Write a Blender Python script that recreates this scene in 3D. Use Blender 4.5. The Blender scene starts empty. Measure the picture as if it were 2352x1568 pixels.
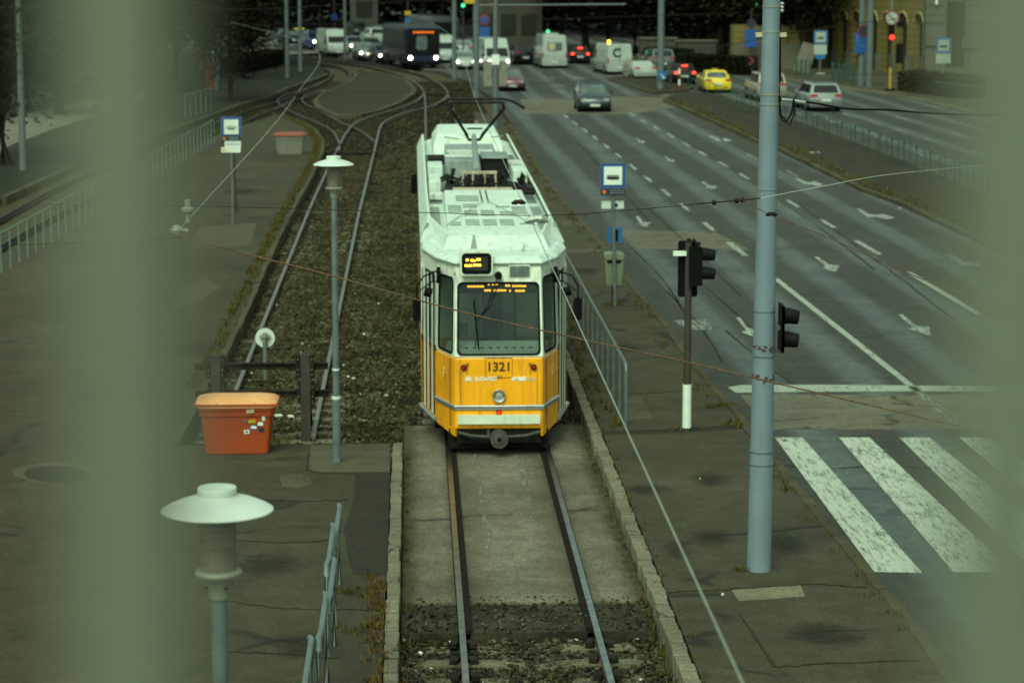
import bpy, bmesh, math, random
import numpy as np
from mathutils import Vector, Matrix
random.seed(7); rng = np.random.default_rng(7)
PI = math.pi
sc = bpy.context.scene
COL = sc.collection
# ------------------------------------------------------------------ camera model (photo units: 2352 x 1568)
FX = 5600.0; CX = 1176.0; CY = 784.0
TH = math.atan(881/FX); YAW = math.atan(231*math.cos(TH)/FX)
CAM = Vector((-1.27, 0.0, 7.4))
FWD = Vector((math.sin(YAW)*math.cos(TH), math.cos(YAW)*math.cos(TH), -math.sin(TH)))
RGT = Vector((math.cos(YAW), -math.sin(YAW), 0)); UPV = RGT.cross(FWD)
def ray(x, y): return FWD + RGT*((x-CX)/FX) - UPV*((y-CY)/FX)
def G(x, y, z=0.0):
    d = ray(x, y); t = (z-CAM.z)/d.z; return CAM + d*t
def AY(x, y, Y):
    d = ray(x, y); return CAM + d*(Y/d.y)
def G2(x, y, z=0.0):
    p = G(x, y, z); return (p.x, p.y)
# ------------------------------------------------------------------ materials
def newmat(n):
    m = bpy.data.materials.new(n); m.use_nodes = True
    nt = m.node_tree; b = nt.nodes['Principled BSDF']; return m, nt, b
def N(nt, t, **k):
    n = nt.nodes.new(t)
    for a, v in k.items():
        if a in n.inputs: n.inputs[a].default_value = v
        else: setattr(n, a, v)
    return n
def ramp(nt, fac, stops):
    r = nt.nodes.new('ShaderNodeValToRGB'); e = r.color_ramp.elements
    while len(e) < len(stops): e.new(0.5)
    for q, (p, c) in zip(e, stops):
        q.position = p; q.color = (c[0], c[1], c[2], 1) if len(c) == 3 else c
    nt.links.new(fac, r.inputs['Fac']); return r.outputs['Color']
def mix(nt, fac, a, b, mode='MIX'):
    m = nt.nodes.new('ShaderNodeMix'); m.data_type = 'RGBA'; m.blend_type = mode
    for i, v in ((0, fac), (6, a), (7, b)):
        if isinstance(v, (int, float)): m.inputs[i].default_value = v
        elif isinstance(v, (tuple, list)): m.inputs[i].default_value = (v[0], v[1], v[2], 1)
        else: nt.links.new(v, m.inputs[i])
    return m.outputs[2]
def coords(nt, scale=(1,1,1), rot=(0,0,0), world=True):
    if world:
        g = nt.nodes.new('ShaderNodeNewGeometry'); o = g.outputs['Position']
    else:
        g = nt.nodes.new('ShaderNodeTexCoord'); o = g.outputs['Object']
    mp = nt.nodes.new('ShaderNodeMapping'); mp.inputs['Scale'].default_value = scale; mp.inputs['Rotation'].default_value = rot
    nt.links.new(o, mp.inputs['Vector']); return mp.outputs['Vector']
def noise(nt, vec, scale, detail=4, rough=.55, dist=0):
    n = N(nt, 'ShaderNodeTexNoise', Scale=scale, Detail=detail, Roughness=rough, Distortion=dist)
    nt.links.new(vec, n.inputs['Vector']); return n.outputs['Fac']
def bump(nt, b, h, strength=.3, dist=.02):
    n = N(nt, 'ShaderNodeBump', Strength=strength, Distance=dist); nt.links.new(h, n.inputs['Height']); nt.links.new(n.outputs['Normal'], b.inputs['Normal'])
def paint(name, c, rough=.45, metal=0., var=.25, scale=3., bmp=0., dirt=None, dirtamt=.3, coat=0.):
    m, nt, b = newmat(name); v = coords(nt, world=False)
    f = noise(nt, v, scale, 5, .6)
    lo = tuple(x*(1-var) for x in c); hi = tuple(min(1, x*(1+var)) for x in c)
    col = ramp(nt, f, [(.3, lo), (.7, hi)])
    if dirt:
        v2 = coords(nt, (6, 6, .8), world=False)
        g = noise(nt, v2, 1.6, 6, .65)
        fr = ramp(nt, g, [(.5, (0,0,0)), (.72, (dirtamt,)*3)])
        col = mix(nt, fr, col, dirt)
    nt.links.new(col, b.inputs['Base Color'])
    b.inputs['Roughness'].default_value = rough; b.inputs['Metallic'].default_value = metal
    if max(c) < .03: b.inputs['Specular IOR Level'].default_value = .08
    if coat: b.inputs['Coat Weight'].default_value = coat
    if bmp: bump(nt, b, noise(nt, v, 60, 3), bmp, .005)
    return m
def emis(name, c, s):
    m, nt, b = newmat(name); b.inputs['Base Color'].default_value = (c[0]*.3, c[1]*.3, c[2]*.3, 1)
    b.inputs['Emission Color'].default_value = (*c, 1); b.inputs['Emission Strength'].default_value = s; return m
def glassmat(name, tint=(.03,.04,.04), tr=.0, rough=.08):
    m, nt, b = newmat(name); v = coords(nt, world=False)
    f = noise(nt, v, 2.5, 3)
    c = ramp(nt, f, [(.3, tuple(x*.7 for x in tint)), (.7, tuple(x*1.4 for x in tint))])
    nt.links.new(c, b.inputs['Base Color']); b.inputs['Roughness'].default_value = rough; b.inputs['Specular IOR Level'].default_value = .6
    if tr > 0:
        t = N(nt, 'ShaderNodeBsdfTransparent'); t.inputs['Color'].default_value = (.75,.82,.78,1)
        mx = N(nt, 'ShaderNodeMixShader'); mx.inputs[0].default_value = tr
        nt.links.new(b.outputs[0], mx.inputs[1]); nt.links.new(t.outputs[0], mx.inputs[2])
        nt.links.new(mx.outputs[0], nt.nodes['Material Output'].inputs['Surface'])
    return m
def asphalt(name, c1, c2, crack=(.010,.009,.007), cs=.35, cw=.02, spec=(.2,.2,.17), rough=.85, bands=False, fine=45, crackamt=.8, patch=.12, moss=None, mossat=.62, tracks=False):
    m, nt, b = newmat(name); v = coords(nt)
    big = noise(nt, v, .35, 6, .62, .4); mid = noise(nt, v, 3.2, 5, .6); fin = noise(nt, v, fine, 3, .7)
    col = ramp(nt, big, [(.32, c1), (.68, c2)])
    col = mix(nt, .55, col, ramp(nt, mid, [(.3, (.55,.55,.55)), (.7, (1.3,1.3,1.3))]), 'MULTIPLY')
    col = mix(nt, .8, col, ramp(nt, fin, [(.35, (.5,.5,.5)), (.65, (1.45,1.45,1.45))]), 'MULTIPLY')
    # pale specks (chippings, litter)
    vo = N(nt, 'ShaderNodeTexVoronoi', Scale=5.0); nt.links.new(v, vo.inputs['Vector'])
    col = mix(nt, ramp(nt, vo.outputs['Distance'], [(.03, (.7,.7,.7)), (.07, (0,0,0))]), col, spec)
    if bands:   # wheel tracks worn along the lanes
        mp = N(nt, 'ShaderNodeMapping'); mp.inputs['Rotation'].default_value = (0, 0, -.0141)
        nt.links.new(v, mp.inputs['Vector'])
        ds = N(nt, 'ShaderNodeVectorMath', operation='MULTIPLY'); ds.inputs[1].default_value = (1, .05, 1); nt.links.new(mp.outputs[0], ds.inputs[0])
        nn = N(nt, 'ShaderNodeTexNoise', Scale=.5, Detail=3); nt.links.new(ds.outputs[0], nn.inputs['Vector'])
        sx = N(nt, 'ShaderNodeSeparateXYZ'); nt.links.new(mp.outputs[0], sx.inputs[0])
        a = N(nt, 'ShaderNodeMath', operation='MULTIPLY_ADD'); a.inputs[1].default_value = 2*PI/1.76; nt.links.new(sx.outputs[0], a.inputs[0])
        a2 = N(nt, 'ShaderNodeMath', operation='MULTIPLY'); a2.inputs[1].default_value = 1.6; nt.links.new(nn.outputs['Fac'], a2.inputs[0]); nt.links.new(a2.outputs[0], a.inputs[2])
        s = N(nt, 'ShaderNodeMath', operation='SINE'); nt.links.new(a.outputs[0], s.inputs[0])
        col = mix(nt, .85, col, ramp(nt, s.outputs[0], [(0.0, (.60,.56,.48)), (.45, (.92,.94,.90)), (.85, (1.22,1.32,1.34))]), 'MULTIPLY')
        stk = noise(nt, coords(nt, (9, .25, 1)), 1.0, 4, .6)
        col = mix(nt, .4, col, ramp(nt, stk, [(.3, (.7,.7,.67)), (.7, (1.2,1.2,1.2))]), 'MULTIPLY')
    if tracks:  # oil and brake dust lying along the rails and under the kerbs
        sx = N(nt, 'ShaderNodeSeparateXYZ'); nt.links.new(v, sx.inputs[0]); ab = N(nt, 'ShaderNodeMath', operation='ABSOLUTE'); nt.links.new(sx.outputs[0], ab.inputs[0])
        wob = N(nt, 'ShaderNodeMath', operation='MULTIPLY_ADD'); wob.inputs[1].default_value = .30; nt.links.new(noise(nt, coords(nt, (4, 1.2, 1)), 1.5, 5, .7), wob.inputs[0]); nt.links.new(ab.outputs[0], wob.inputs[2])
        g = ramp(nt, wob.outputs[0], [(.40, (1.15,1.13,1.08)), (.72, (.75,.72,.62)), (.86, (.40,.36,.26)), (1.0, (.50,.46,.35))])
        g2 = N(nt, 'ShaderNodeMath', operation='SUBTRACT'); nt.links.new(wob.outputs[0], g2.inputs[0]); g2.inputs[1].default_value = .9
        h = ramp(nt, g2.outputs[0], [(.02, (.6,.56,.45)), (.16, (1.1,1.08,1.0)), (.42, (1.05,1.02,.95)), (.60, (.45,.42,.28))])
        st_ = N(nt, 'ShaderNodeMath', operation='GREATER_THAN'); st_.inputs[1].default_value = .93; nt.links.new(wob.outputs[0], st_.inputs[0])
        col = mix(nt, .9, col, mix(nt, st_.outputs[0], g, h), 'MULTIPLY')
    # cracks
    wv = N(nt, 'ShaderNodeTexNoise', Scale=1.3, Detail=4); nt.links.new(v, wv.inputs['Vector'])
    mv = N(nt, 'ShaderNodeVectorMath', operation='MULTIPLY_ADD'); mv.inputs[1].default_value = (.7,.7,.7)
    nt.links.new(wv.outputs['Color'], mv.inputs[0]); nt.links.new(v, mv.inputs[2])
    vc = N(nt, 'ShaderNodeTexVoronoi', feature='DISTANCE_TO_EDGE', Scale=cs)
    st = N(nt, 'ShaderNodeVectorMath', operation='MULTIPLY'); st.inputs[1].default_value = (.45, 1, 1); nt.links.new(mv.outputs[0], st.inputs[0])
    nt.links.new(st.outputs[0], vc.inputs['Vector'])
    msk = ramp(nt, noise(nt, v, .9, 3), [(.45, (0,0,0)), (.55, (crackamt,)*3)])
    cr = ramp(nt, vc.outputs['Distance'], [(cw*.25, (1,1,1)), (cw*.8, (0,0,0))])
    cf = mix(nt, 1.0, cr, msk, 'MULTIPLY')
    col = mix(nt, cf, col, crack)
    if moss:
        mo = ramp(nt, noise(nt, v, 1.7, 6, .7), [(mossat, (0,0,0)), (mossat+.08, (.8,.8,.8))])
        col = mix(nt, mo, col, moss)
    nt.links.new(col, b.inputs['Base Color']); b.inputs['Roughness'].default_value = rough; b.inputs['Specular IOR Level'].default_value = .22
    bump(nt, b, fin, .35, .01)
    return m
def stonemat(name, cols, rough=.9):
    m, nt, b = newmat(name); g = nt.nodes.new('ShaderNodeNewGeometry')
    c = ramp(nt, g.outputs['Random Per Island'], [(i/(len(cols)-1), c) for i, c in enumerate(cols)])
    v = coords(nt); c = mix(nt, .85, c, ramp(nt, noise(nt, v, 1.3, 6, .7), [(.36, (.28,.25,.15)), (.5, (.9,.88,.75)), (.66, (1.5,1.48,1.4))]), 'MULTIPLY')
    c = mix(nt, .7, c, ramp(nt, noise(nt, v, 70, 2), [(.3, (.6,.6,.6)), (.7, (1.3,1.3,1.3))]), 'MULTIPLY')
    nt.links.new(c, b.inputs['Base Color']); b.inputs['Roughness'].default_value = rough; b.inputs['Specular IOR Level'].default_value = .15; return m
M = {}
M['platform'] = asphalt('platform asphalt', (0.0312,0.0260,0.0148), (0.0519,0.0445,0.0268), cs=.30, cw=.022)
M['rplatform'] = asphalt('right platform asphalt', (0.0354,0.0301,0.0181), (0.0550,0.0482,0.0296), cs=.26, cw=.02)
M['patch'] = asphalt('dark asphalt patch', (0.0157,0.0136,0.0086), (0.0263,0.0229,0.0143), cs=.8)
M['palepatch'] = asphalt('pale asphalt patch', (0.0519,0.0459,0.0287), (0.0788,0.0711,0.0454), cs=.9)
M['road'] = asphalt('road asphalt', (0.0493,0.0538,0.0515), (0.0739,0.0806,0.0784), cs=.2, cw=.012, bands=True, crackamt=.5)
M['roadpale'] = asphalt('pale worn road strip', (0.0812,0.0780,0.0567), (0.1197,0.1125,0.0819), cs=.6, cw=.03)
M['slab'] = asphalt('crossing concrete', (0.0603,0.0548,0.0399), (0.1458,0.1340,0.1022), cs=.15, cw=.01, fine=30, moss=(.05,.045,.025), mossat=.66, tracks=True)
M['concrete'] = asphalt('kerb concrete', (0.0963,0.0892,0.0607), (0.1751,0.1615,0.1107), cs=1.2, cw=.02, fine=40, moss=(.07,.065,.025), mossat=.60)
M['sleeper'] = asphalt('concrete sleeper', (0.0857,0.0800,0.0510), (0.1450,0.1344,0.0887), cs=1.2, cw=.01, moss=(.06,.05,.03), mossat=.55)
M['ballast'] = asphalt('ballast bed', (0.0298,0.0247,0.0100), (0.0613,0.0510,0.0235), cs=3, cw=.08, fine=22, moss=(.055,.06,.018), mossat=.56)
M['earth'] = asphalt('earth', (0.0099,0.0088,0.0047), (0.0206,0.0176,0.0094), cs=1, fine=12, moss=(.03,.042,.012), mossat=.5)
M['grassy'] = asphalt('short grass ground', (0.0056,0.0080,0.0032), (0.0144,0.0176,0.0072), cs=2, fine=10, moss=(.06,.06,.02), mossat=.6)  # colour lowered to carry the shade of the trees
M['kerbdark'] = asphalt('dark kerb concrete', (0.0368,0.0323,0.0172), (0.0745,0.0663,0.0371), cs=1.2, cw=.02, fine=40, moss=(.05,.042,.012), mossat=.56)
M['palecon'] = asphalt('pale concrete cover', (0.1112,0.1035,0.0643), (0.1761,0.1665,0.1058), cs=2, cw=.03)
M['dirt'] = asphalt('packed dirt over the slab end', (0.0176,0.0144,0.0080), (0.0440,0.0384,0.0240), cs=2, cw=.04, fine=25, moss=(.012,.010,.005), mossat=.48)
M['path'] = asphalt('pale path', (0.1200,0.1125,0.0900), (0.1650,0.1575,0.1275), cs=.5)
M['island'] = asphalt('island asphalt', (0.0175,0.0153,0.0078), (0.0298,0.0255,0.0143), cs=.3, moss=(.06,.058,.02), mossat=.64)  # tone darkened to stand for tree shade over the far ground
M['sidewalk'] = asphalt('sidewalk', (0.0394,0.0340,0.0200), (0.0656,0.0578,0.0357), cs=.4)
M['stone'] = stonemat('ballast stones', [(.012,.010,.006), (.03,.026,.017), (.065,.058,.042), (.022,.019,.012), (.045,.04,.027), (.10,.092,.07)])
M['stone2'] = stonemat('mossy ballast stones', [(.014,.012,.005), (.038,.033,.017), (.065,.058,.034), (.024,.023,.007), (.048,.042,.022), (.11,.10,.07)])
M['stoneshade'] = stonemat('far track stones toned for tree shade', [(.012,.010,.005), (.026,.022,.012), (.040,.034,.020), (.018,.016,.007)])  # darker copy of the mossy stones, tree shade put into the colour
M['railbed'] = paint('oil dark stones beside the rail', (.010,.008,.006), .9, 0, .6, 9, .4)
def railmat():
    m, nt, b = newmat('rail steel'); g = nt.nodes.new('ShaderNodeNewGeometry'); s = N(nt, 'ShaderNodeSeparateXYZ'); nt.links.new(g.outputs['Normal'], s.inputs[0])
    v = coords(nt); n = noise(nt, v, 5, 4)
    side = ramp(nt, n, [(.3, (.030,.020,.013)), (.7, (.06,.042,.028))]); top = ramp(nt, n, [(.3, (.17,.18,.17)), (.7, (.36,.38,.37))])
    f = ramp(nt, s.outputs[2], [(.9, (0,0,0)), (.97, (1,1,1))])
    nt.links.new(mix(nt, f, side, top), b.inputs['Base Color']); nt.links.new(ramp(nt, s.outputs[2], [(.9, (.8,.8,.8)), (.97, (.32,.32,.32))]), b.inputs['Roughness'])
    nt.links.new(f, b.inputs['Metallic']); return m
M['rail'] = railmat()
M['rail2'] = paint('dull siding rail', (.13,.125,.11), .5, .3, .3, 6)
M['railrust'] = paint('worn rail', (.085,.068,.058), .45, .5, .35, 8)
def linemat(name, c, wear=.5, sc_=7):
    m, nt, b = newmat(name); v = coords(nt)
    f = noise(nt, coords(nt, (1.6, .22, 1)), sc_, 9, .78); f2 = noise(nt, v, 1.1, 4)
    c0 = ramp(nt, noise(nt, v, 30, 3), [(.3, tuple(x*.8 for x in c)), (.7, c)])
    b.inputs['Roughness'].default_value = .7; nt.links.new(c0, b.inputs['Base Color'])
    ad = N(nt, 'ShaderNodeMath', operation='MULTIPLY_ADD'); ad.inputs[1].default_value = .25; nt.links.new(f2, ad.inputs[0]); nt.links.new(f, ad.inputs[2])
    al = ramp(nt, ad.outputs[0], [(wear+.02, (0,0,0)), (wear+.16, (1,1,1))]); nt.links.new(al, b.inputs['Alpha']); return m
def stainmat():
    m, nt, b = newmat('old oil stain'); tc = nt.nodes.new('ShaderNodeTexCoord'); mp = N(nt, 'ShaderNodeVectorMath', operation='SUBTRACT'); mp.inputs[1].default_value = (.5,.5,.5); nt.links.new(tc.outputs['Generated'], mp.inputs[0])
    fl = N(nt, 'ShaderNodeVectorMath', operation='MULTIPLY'); fl.inputs[1].default_value = (1,1,0); nt.links.new(mp.outputs[0], fl.inputs[0]); ln = N(nt, 'ShaderNodeVectorMath', operation='LENGTH'); nt.links.new(fl.outputs[0], ln.inputs[0])
    f = noise(nt, coords(nt), 3.5, 6, .7); ad = N(nt, 'ShaderNodeMath', operation='MULTIPLY_ADD'); ad.inputs[1].default_value = .5; nt.links.new(f, ad.inputs[0]); nt.links.new(ln.outputs['Value'], ad.inputs[2])
    nt.links.new(ramp(nt, ad.outputs[0], [(.34, (.5,.5,.5)), (.60, (0,0,0))]), b.inputs['Alpha'])
    nt.links.new(ramp(nt, f, [(.3, (.010,.009,.006)), (.7, (.022,.02,.014))]), b.inputs['Base Color']); b.inputs['Roughness'].default_value = .8; b.inputs['Specular IOR Level'].default_value = .2; return m
M['stain'] = stainmat()
M['line'] = linemat('worn road paint', (.28,.31,.27), .495, 13)
M['line2'] = linemat('crossing paint', (.38,.42,.35), .475, 14)
M['lineS'] = linemat('solid line paint', (.27,.30,.25), .43, 12)
M['lineF'] = linemat('faded line paint', (.19,.21,.185), .53, 11)
M['drip'] = linemat('pale drip stain', (.17,.175,.14), .56, 9)
M['galv'] = paint('galvanised steel', (.118,.150,.148), .5, .35, .25, 5, .1)
M['polegrey'] = paint('grey painted pole', (.095,.118,.122), .5, .2, .12, 2, 0, (.10,.09,.06), .5)
M['bluepole'] = paint('blue grey painted mast', (.135,.185,.222), .5, 0, .10, 2.5, .05, (.16,.15,.12), .45)
M['rust'] = paint('rust', (.060,.028,.014), .85, 0, .5, 20)
M['lampw'] = paint('lamp dish enamel', (.50,.56,.52), .35, 0, .06, 3, 0, (.35,.38,.33), .4)
M['collar'] = paint('lamp collar', (.20,.21,.17), .55, 0, .15, 5)
M['dark'] = paint('dark paint', (.007,.0075,.0075), .45, 0, .4, 5)
M['black'] = paint('matt black', (.0035,.0035,.004), .6, 0, .4, 8)
M['rubber'] = paint('tyre rubber', (.012,.012,.012), .85, 0, .3, 9)
M['rim'] = paint('wheel rim', (.22,.23,.23), .35, .7, .2, 5)
M['beam'] = paint('rusty black steel', (.020,.016,.012), .75, .2, .6, 6, .3)
M['postb'] = paint('brown steel post', (.030,.023,.016), .8, 0, .4, 5, .3)
M['wood'] = paint('board', (.16,.15,.12), .8, 0, .3, 4)
M['white'] = paint('white sign', (.60,.66,.58), .5, 0, .06, 3)
M['whitefar'] = paint('dull white sign', (.27,.31,.27), .5, 0, .08, 3)
M['blue'] = paint('blue sign', (.008,.060,.22), .4, 0, .15, 3)
M['blue2'] = paint('mid blue sign', (.012,.10,.25), .4, 0, .15, 3)
M['navy'] = paint('navy sign', (.012,.014,.035), .5, 0, .2, 3)
M['redsign'] = paint('red sign', (.14,.012,.016), .5, 0, .2, 3)
M['yellowsign'] = paint('yellow sign', (.40,.25,.012), .5, 0, .1, 3)
M['orange'] = emis('orange dot', (.45,.13,.02), .0); M['orange'].node_tree.nodes['Principled BSDF'].inputs['Base Color'].default_value = (.5,.13,.02,1)
M['wire'] = paint('dark wire', (.02,.015,.012), .6, .3, .5, 9)
M['wirer'] = paint('rusty twisted wire', (.11,.055,.025), .7, .3, .8, 40)
M['wirec'] = paint('copper contact wire', (.26,.30,.26), .4, .4, .2, 9)
M['ceram'] = paint('clamp metal', (.30,.33,.31), .5, .3, .3, 20)
M['orangebin'] = paint('orange salt bin plastic', (.27,.038,.003), .55, 0, .16, 1.2, .05)
M['binlid'] = paint('sun faded orange lid', (.62,.29,.11), .5, 0, .22, 2.5, .05)
M['greybin'] = paint('grey bin plastic', (.13,.13,.10), .6, 0, .15, 3)
M['redlid'] = paint('red lid', (.20,.05,.03), .55, 0, .2, 3)
M['greenbin'] = paint('pale green litter bin', (.135,.165,.095), .5, 0, .12, 3)
M['greenpost'] = paint('dark green rail', (.012,.05,.04), .5, 0, .3, 5)
M['paleg'] = paint('pale green rail paint', (.10,.16,.14), .55, 0, .15, 5)
M['bridge'] = paint('green railing paint', (.120,.132,.096), .55, 0, .05, 9)
M['deck'] = paint('bridge deck concrete', (.2,.2,.17), .9, 0, .2, 2)
M['leaf'] = None
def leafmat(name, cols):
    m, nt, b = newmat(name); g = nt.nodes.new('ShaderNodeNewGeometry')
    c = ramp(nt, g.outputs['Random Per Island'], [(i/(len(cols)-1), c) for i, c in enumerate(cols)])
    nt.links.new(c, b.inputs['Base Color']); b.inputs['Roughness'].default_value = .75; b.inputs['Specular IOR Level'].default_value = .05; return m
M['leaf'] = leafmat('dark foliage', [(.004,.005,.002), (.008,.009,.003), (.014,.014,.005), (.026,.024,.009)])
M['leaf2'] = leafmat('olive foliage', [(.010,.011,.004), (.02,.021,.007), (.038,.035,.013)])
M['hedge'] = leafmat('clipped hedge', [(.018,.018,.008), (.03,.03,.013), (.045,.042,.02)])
M['weed'] = leafmat('dry weeds', [(.05,.045,.010), (.09,.068,.014), (.035,.04,.010), (.12,.09,.025), (.025,.03,.008)])
M['weedr'] = leafmat('brown dry weeds', [(.09,.045,.010), (.06,.034,.010), (.13,.085,.022), (.035,.035,.010)])
M['bark'] = paint('bark', (.025,.02,.014), .95, 0, .4, 6, .4)
M['litter'] = paint('litter', (.55,.56,.50), .8, 0, .3, 8)
# ------------------------------------------------------------------ mesh building
class MB:
    def __init__(s): s.v = []; s.f = []
    def add(s, vs, fs):
        o = len(s.v); s.v += [tuple(v) for v in vs]; s.f += [tuple(i+o for i in f) for f in fs]; return s
    def box(s, c, d, rz=0, rx=0, ry=0, taper=1.0):
        x, y, z = d[0]/2, d[1]/2, d[2]/2; R = Matrix.Rotation(rz, 3, 'Z') @ Matrix.Rotation(rx, 3, 'X') @ Matrix.Rotation(ry, 3, 'Y')
        vs = []
        for dz, k in ((-z, 1), (z, taper)):
            for a, b in ((-x,-y),(x,-y),(x,y),(-x,y)): vs.append(Vector(c) + R @ Vector((a*k, b*k, dz)))
        return s.add(vs, [(3,2,1,0),(4,5,6,7),(0,1,5,4),(1,2,6,5),(2,3,7,6),(3,0,4,7)])
    def rbox(s, c, d, r, axis='Y', n=4, rz=0):
        """box with rounded corners in the plane across `axis`"""
        w, h = (d[0], d[2]) if axis == 'Y' else ((d[0], d[1]) if axis == 'Z' else (d[1], d[2]))
        t = d[1] if axis == 'Y' else (d[2] if axis == 'Z' else d[0])
        pts = []
        for (cx, cy, a0) in ((w/2-r, h/2-r, 0), (-w/2+r, h/2-r, 90), (-w/2+r, -h/2+r, 180), (w/2-r, -h/2+r, 270)):
            for i in range(n+1):
                a = math.radians(a0+90*i/n); pts.append((cx+r*math.cos(a), cy+r*math.sin(a)))
        k = len(pts); R = Matrix.Rotation(rz, 3, 'Z'); vs = []
        for q in (-t/2, t/2):
            for a, b in pts:
                p = (a, q, b) if axis == 'Y' else ((a, b, q) if axis == 'Z' else (q, a, b)); vs.append(Vector(c) + R @ Vector(p))
        fs = [tuple(range(k)), tuple(range(2*k-1, k-1, -1))] + [(i, (i+1) % k, k+(i+1) % k, k+i) for i in range(k)]
        return s.add(vs, fs)
    def cyl(s, p0, p1, r0, r1=None, n=12, caps=True):
        r1 = r0 if r1 is None else r1; p0 = Vector(p0); p1 = Vector(p1); d = (p1-p0)
        if d.length < 1e-6: return s
        q = d.to_track_quat('Z', 'Y'); vs = []
        for p, r in ((p0, r0), (p1, r1)):
            for i in range(n):
                a = 2*PI*i/n; vs.append(p + q @ Vector((r*math.cos(a), r*math.sin(a), 0)))
        fs = [(i, (i+1) % n, n+(i+1) % n, n+i) for i in range(n)]
        if caps: fs += [tuple(range(n-1, -1, -1)), tuple(range(n, 2*n))]
        return s.add(vs, fs)
    def tube(s, pts, r, n=6, rad=None):
        pts = [Vector(p) for p in pts]; vs = []; fs = []; m = len(pts)
        for i, p in enumerate(pts):
            d = (pts[min(i+1, m-1)]-pts[max(i-1, 0)]).normalized(); q = d.to_track_quat('Z', 'Y'); rr = rad[i] if rad else r
            for k in range(n):
                a = 2*PI*k/n; vs.append(p + q @ Vector((rr*math.cos(a), rr*math.sin(a), 0)))
        for i in range(m-1):
            for k in range(n): fs.append((i*n+k, i*n+(k+1) % n, (i+1)*n+(k+1) % n, (i+1)*n+k))
        fs += [tuple(range(n-1, -1, -1)), tuple((m-1)*n+k for k in range(n))]
        return s.add(vs, fs)
    def prism(s, poly, z0, z1):
        n = len(poly); vs = [(p[0], p[1], z0) for p in poly] + [(p[0], p[1], z1) for p in poly]
        return s.add(vs, [tuple(range(n-1, -1, -1)), tuple(range(n, 2*n))] + [(i, (i+1) % n, n+(i+1) % n, n+i) for i in range(n)])
    def lathe(s, prof, c=(0,0,0), n=24, sx=1, sy=1):
        vs = []; m = len(prof)
        for r, z in prof:
            for i in range(n):
                a = 2*PI*i/n; vs.append((c[0]+sx*r*math.cos(a), c[1]+sy*r*math.sin(a), c[2]+z))
        fs = [(j*n+i, j*n+(i+1) % n, (j+1)*n+(i+1) % n, (j+1)*n+i) for j in range(m-1) for i in range(n)]
        fs += [tuple(range(n-1, -1, -1)), tuple((m-1)*n+k for k in range(n))]
        return s.add(vs, fs)
    def loft(s, rings, caps=True):
        n = len(rings[0]); vs = [p for r in rings for p in r]
        fs = [(j*n+i, j*n+(i+1) % n, (j+1)*n+(i+1) % n, (j+1)*n+i) for j in range(len(rings)-1) for i in range(n)]
        if caps: fs += [tuple(range(n-1, -1, -1)), tuple((len(rings)-1)*n+k for k in range(n))]
        return s.add(vs, fs)
    def quad(s, a, b, c, d, th=.01):
        """a flat panel with thickness th along its normal"""
        a, b, c, d = map(Vector, (a, b, c, d)); nrm = (b-a).cross(d-a).normalized()*th
        return s.add([a, b, c, d, a+nrm, b+nrm, c+nrm, d+nrm], [(3,2,1,0),(4,5,6,7),(0,1,5,4),(1,2,6,5),(2,3,7,6),(3,0,4,7)])
    def build(s, name, mat, parent=None, smooth=False, bevel=0, angle=40):
        me = bpy.data.meshes.new(name); me.from_pydata(s.v, [], s.f)
        bm = bmesh.new(); bm.from_mesh(me); bmesh.ops.recalc_face_normals(bm, faces=bm.faces)
        bm.to_mesh(me); bm.free()
        me.materials.append(M[mat] if isinstance(mat, str) else mat)
        o = bpy.data.objects.new(name, me); COL.objects.link(o)
        if parent: o.parent = parent
        if smooth:
            me.polygons.foreach_set('use_smooth', [True]*len(me.polygons)); me.set_sharp_from_angle(angle=math.radians(angle))
        if bevel:
            b = o.modifiers.new('bevel', 'BEVEL'); b.width = bevel; b.segments = 2; b.limit_method = 'ANGLE'
        return o
def thing(name, label, cat, loc=(0,0,0), rz=0, group=None):
    o = bpy.data.objects.new(name, None); COL.objects.link(o); o.location = loc; o.rotation_euler = (0, 0, rz); o.empty_display_size = .2
    o['label'] = label; o['category'] = cat
    if group: o['group'] = group
    return o
def tag(o, label, cat, group=None):
    o['label'] = label; o['category'] = cat
    if group: o['group'] = group
    return o
def struct(o): o['kind'] = 'structure'; return o
def stuff(o, label=None, cat=None):
    o['kind'] = 'stuff'
    if label: o['label'] = label; o['category'] = cat
    return o
def textmesh(txt, size, name, mat, parent, loc, rot=(PI/2, 0, 0), extrude=.003, sx=1):
    cu = bpy.data.curves.new(name, 'FONT'); cu.body = txt; cu.size = size; cu.extrude = extrude; cu.align_x = 'CENTER'; cu.align_y = 'CENTER'; cu.offset = size*.022
    t = bpy.data.objects.new(name+'_c', cu); COL.objects.link(t)
    dg = bpy.context.evaluated_depsgraph_get(); me = bpy.data.meshes.new_from_object(t.evaluated_get(dg))
    bpy.data.objects.remove(t); me.materials.clear(); me.materials.append(M[mat])
    o = bpy.data.objects.new(name, me); COL.objects.link(o); o.parent = parent; o.location = loc; o.rotation_euler = rot; o.scale = (sx, 1, 1); return o
def dup(root, loc, rz=0, label=None, scale=None):
    r = root.copy(); COL.objects.link(r); r.location = loc; r.rotation_euler = (0, 0, rz)
    if scale: r.scale = scale
    if label: r['label'] = label
    for ch in list(root.children):
        c = ch.copy(); COL.objects.link(c); c.parent = r
        for g in ch.children:
            d = g.copy(); COL.objects.link(d); d.parent = c
    return r
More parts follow.
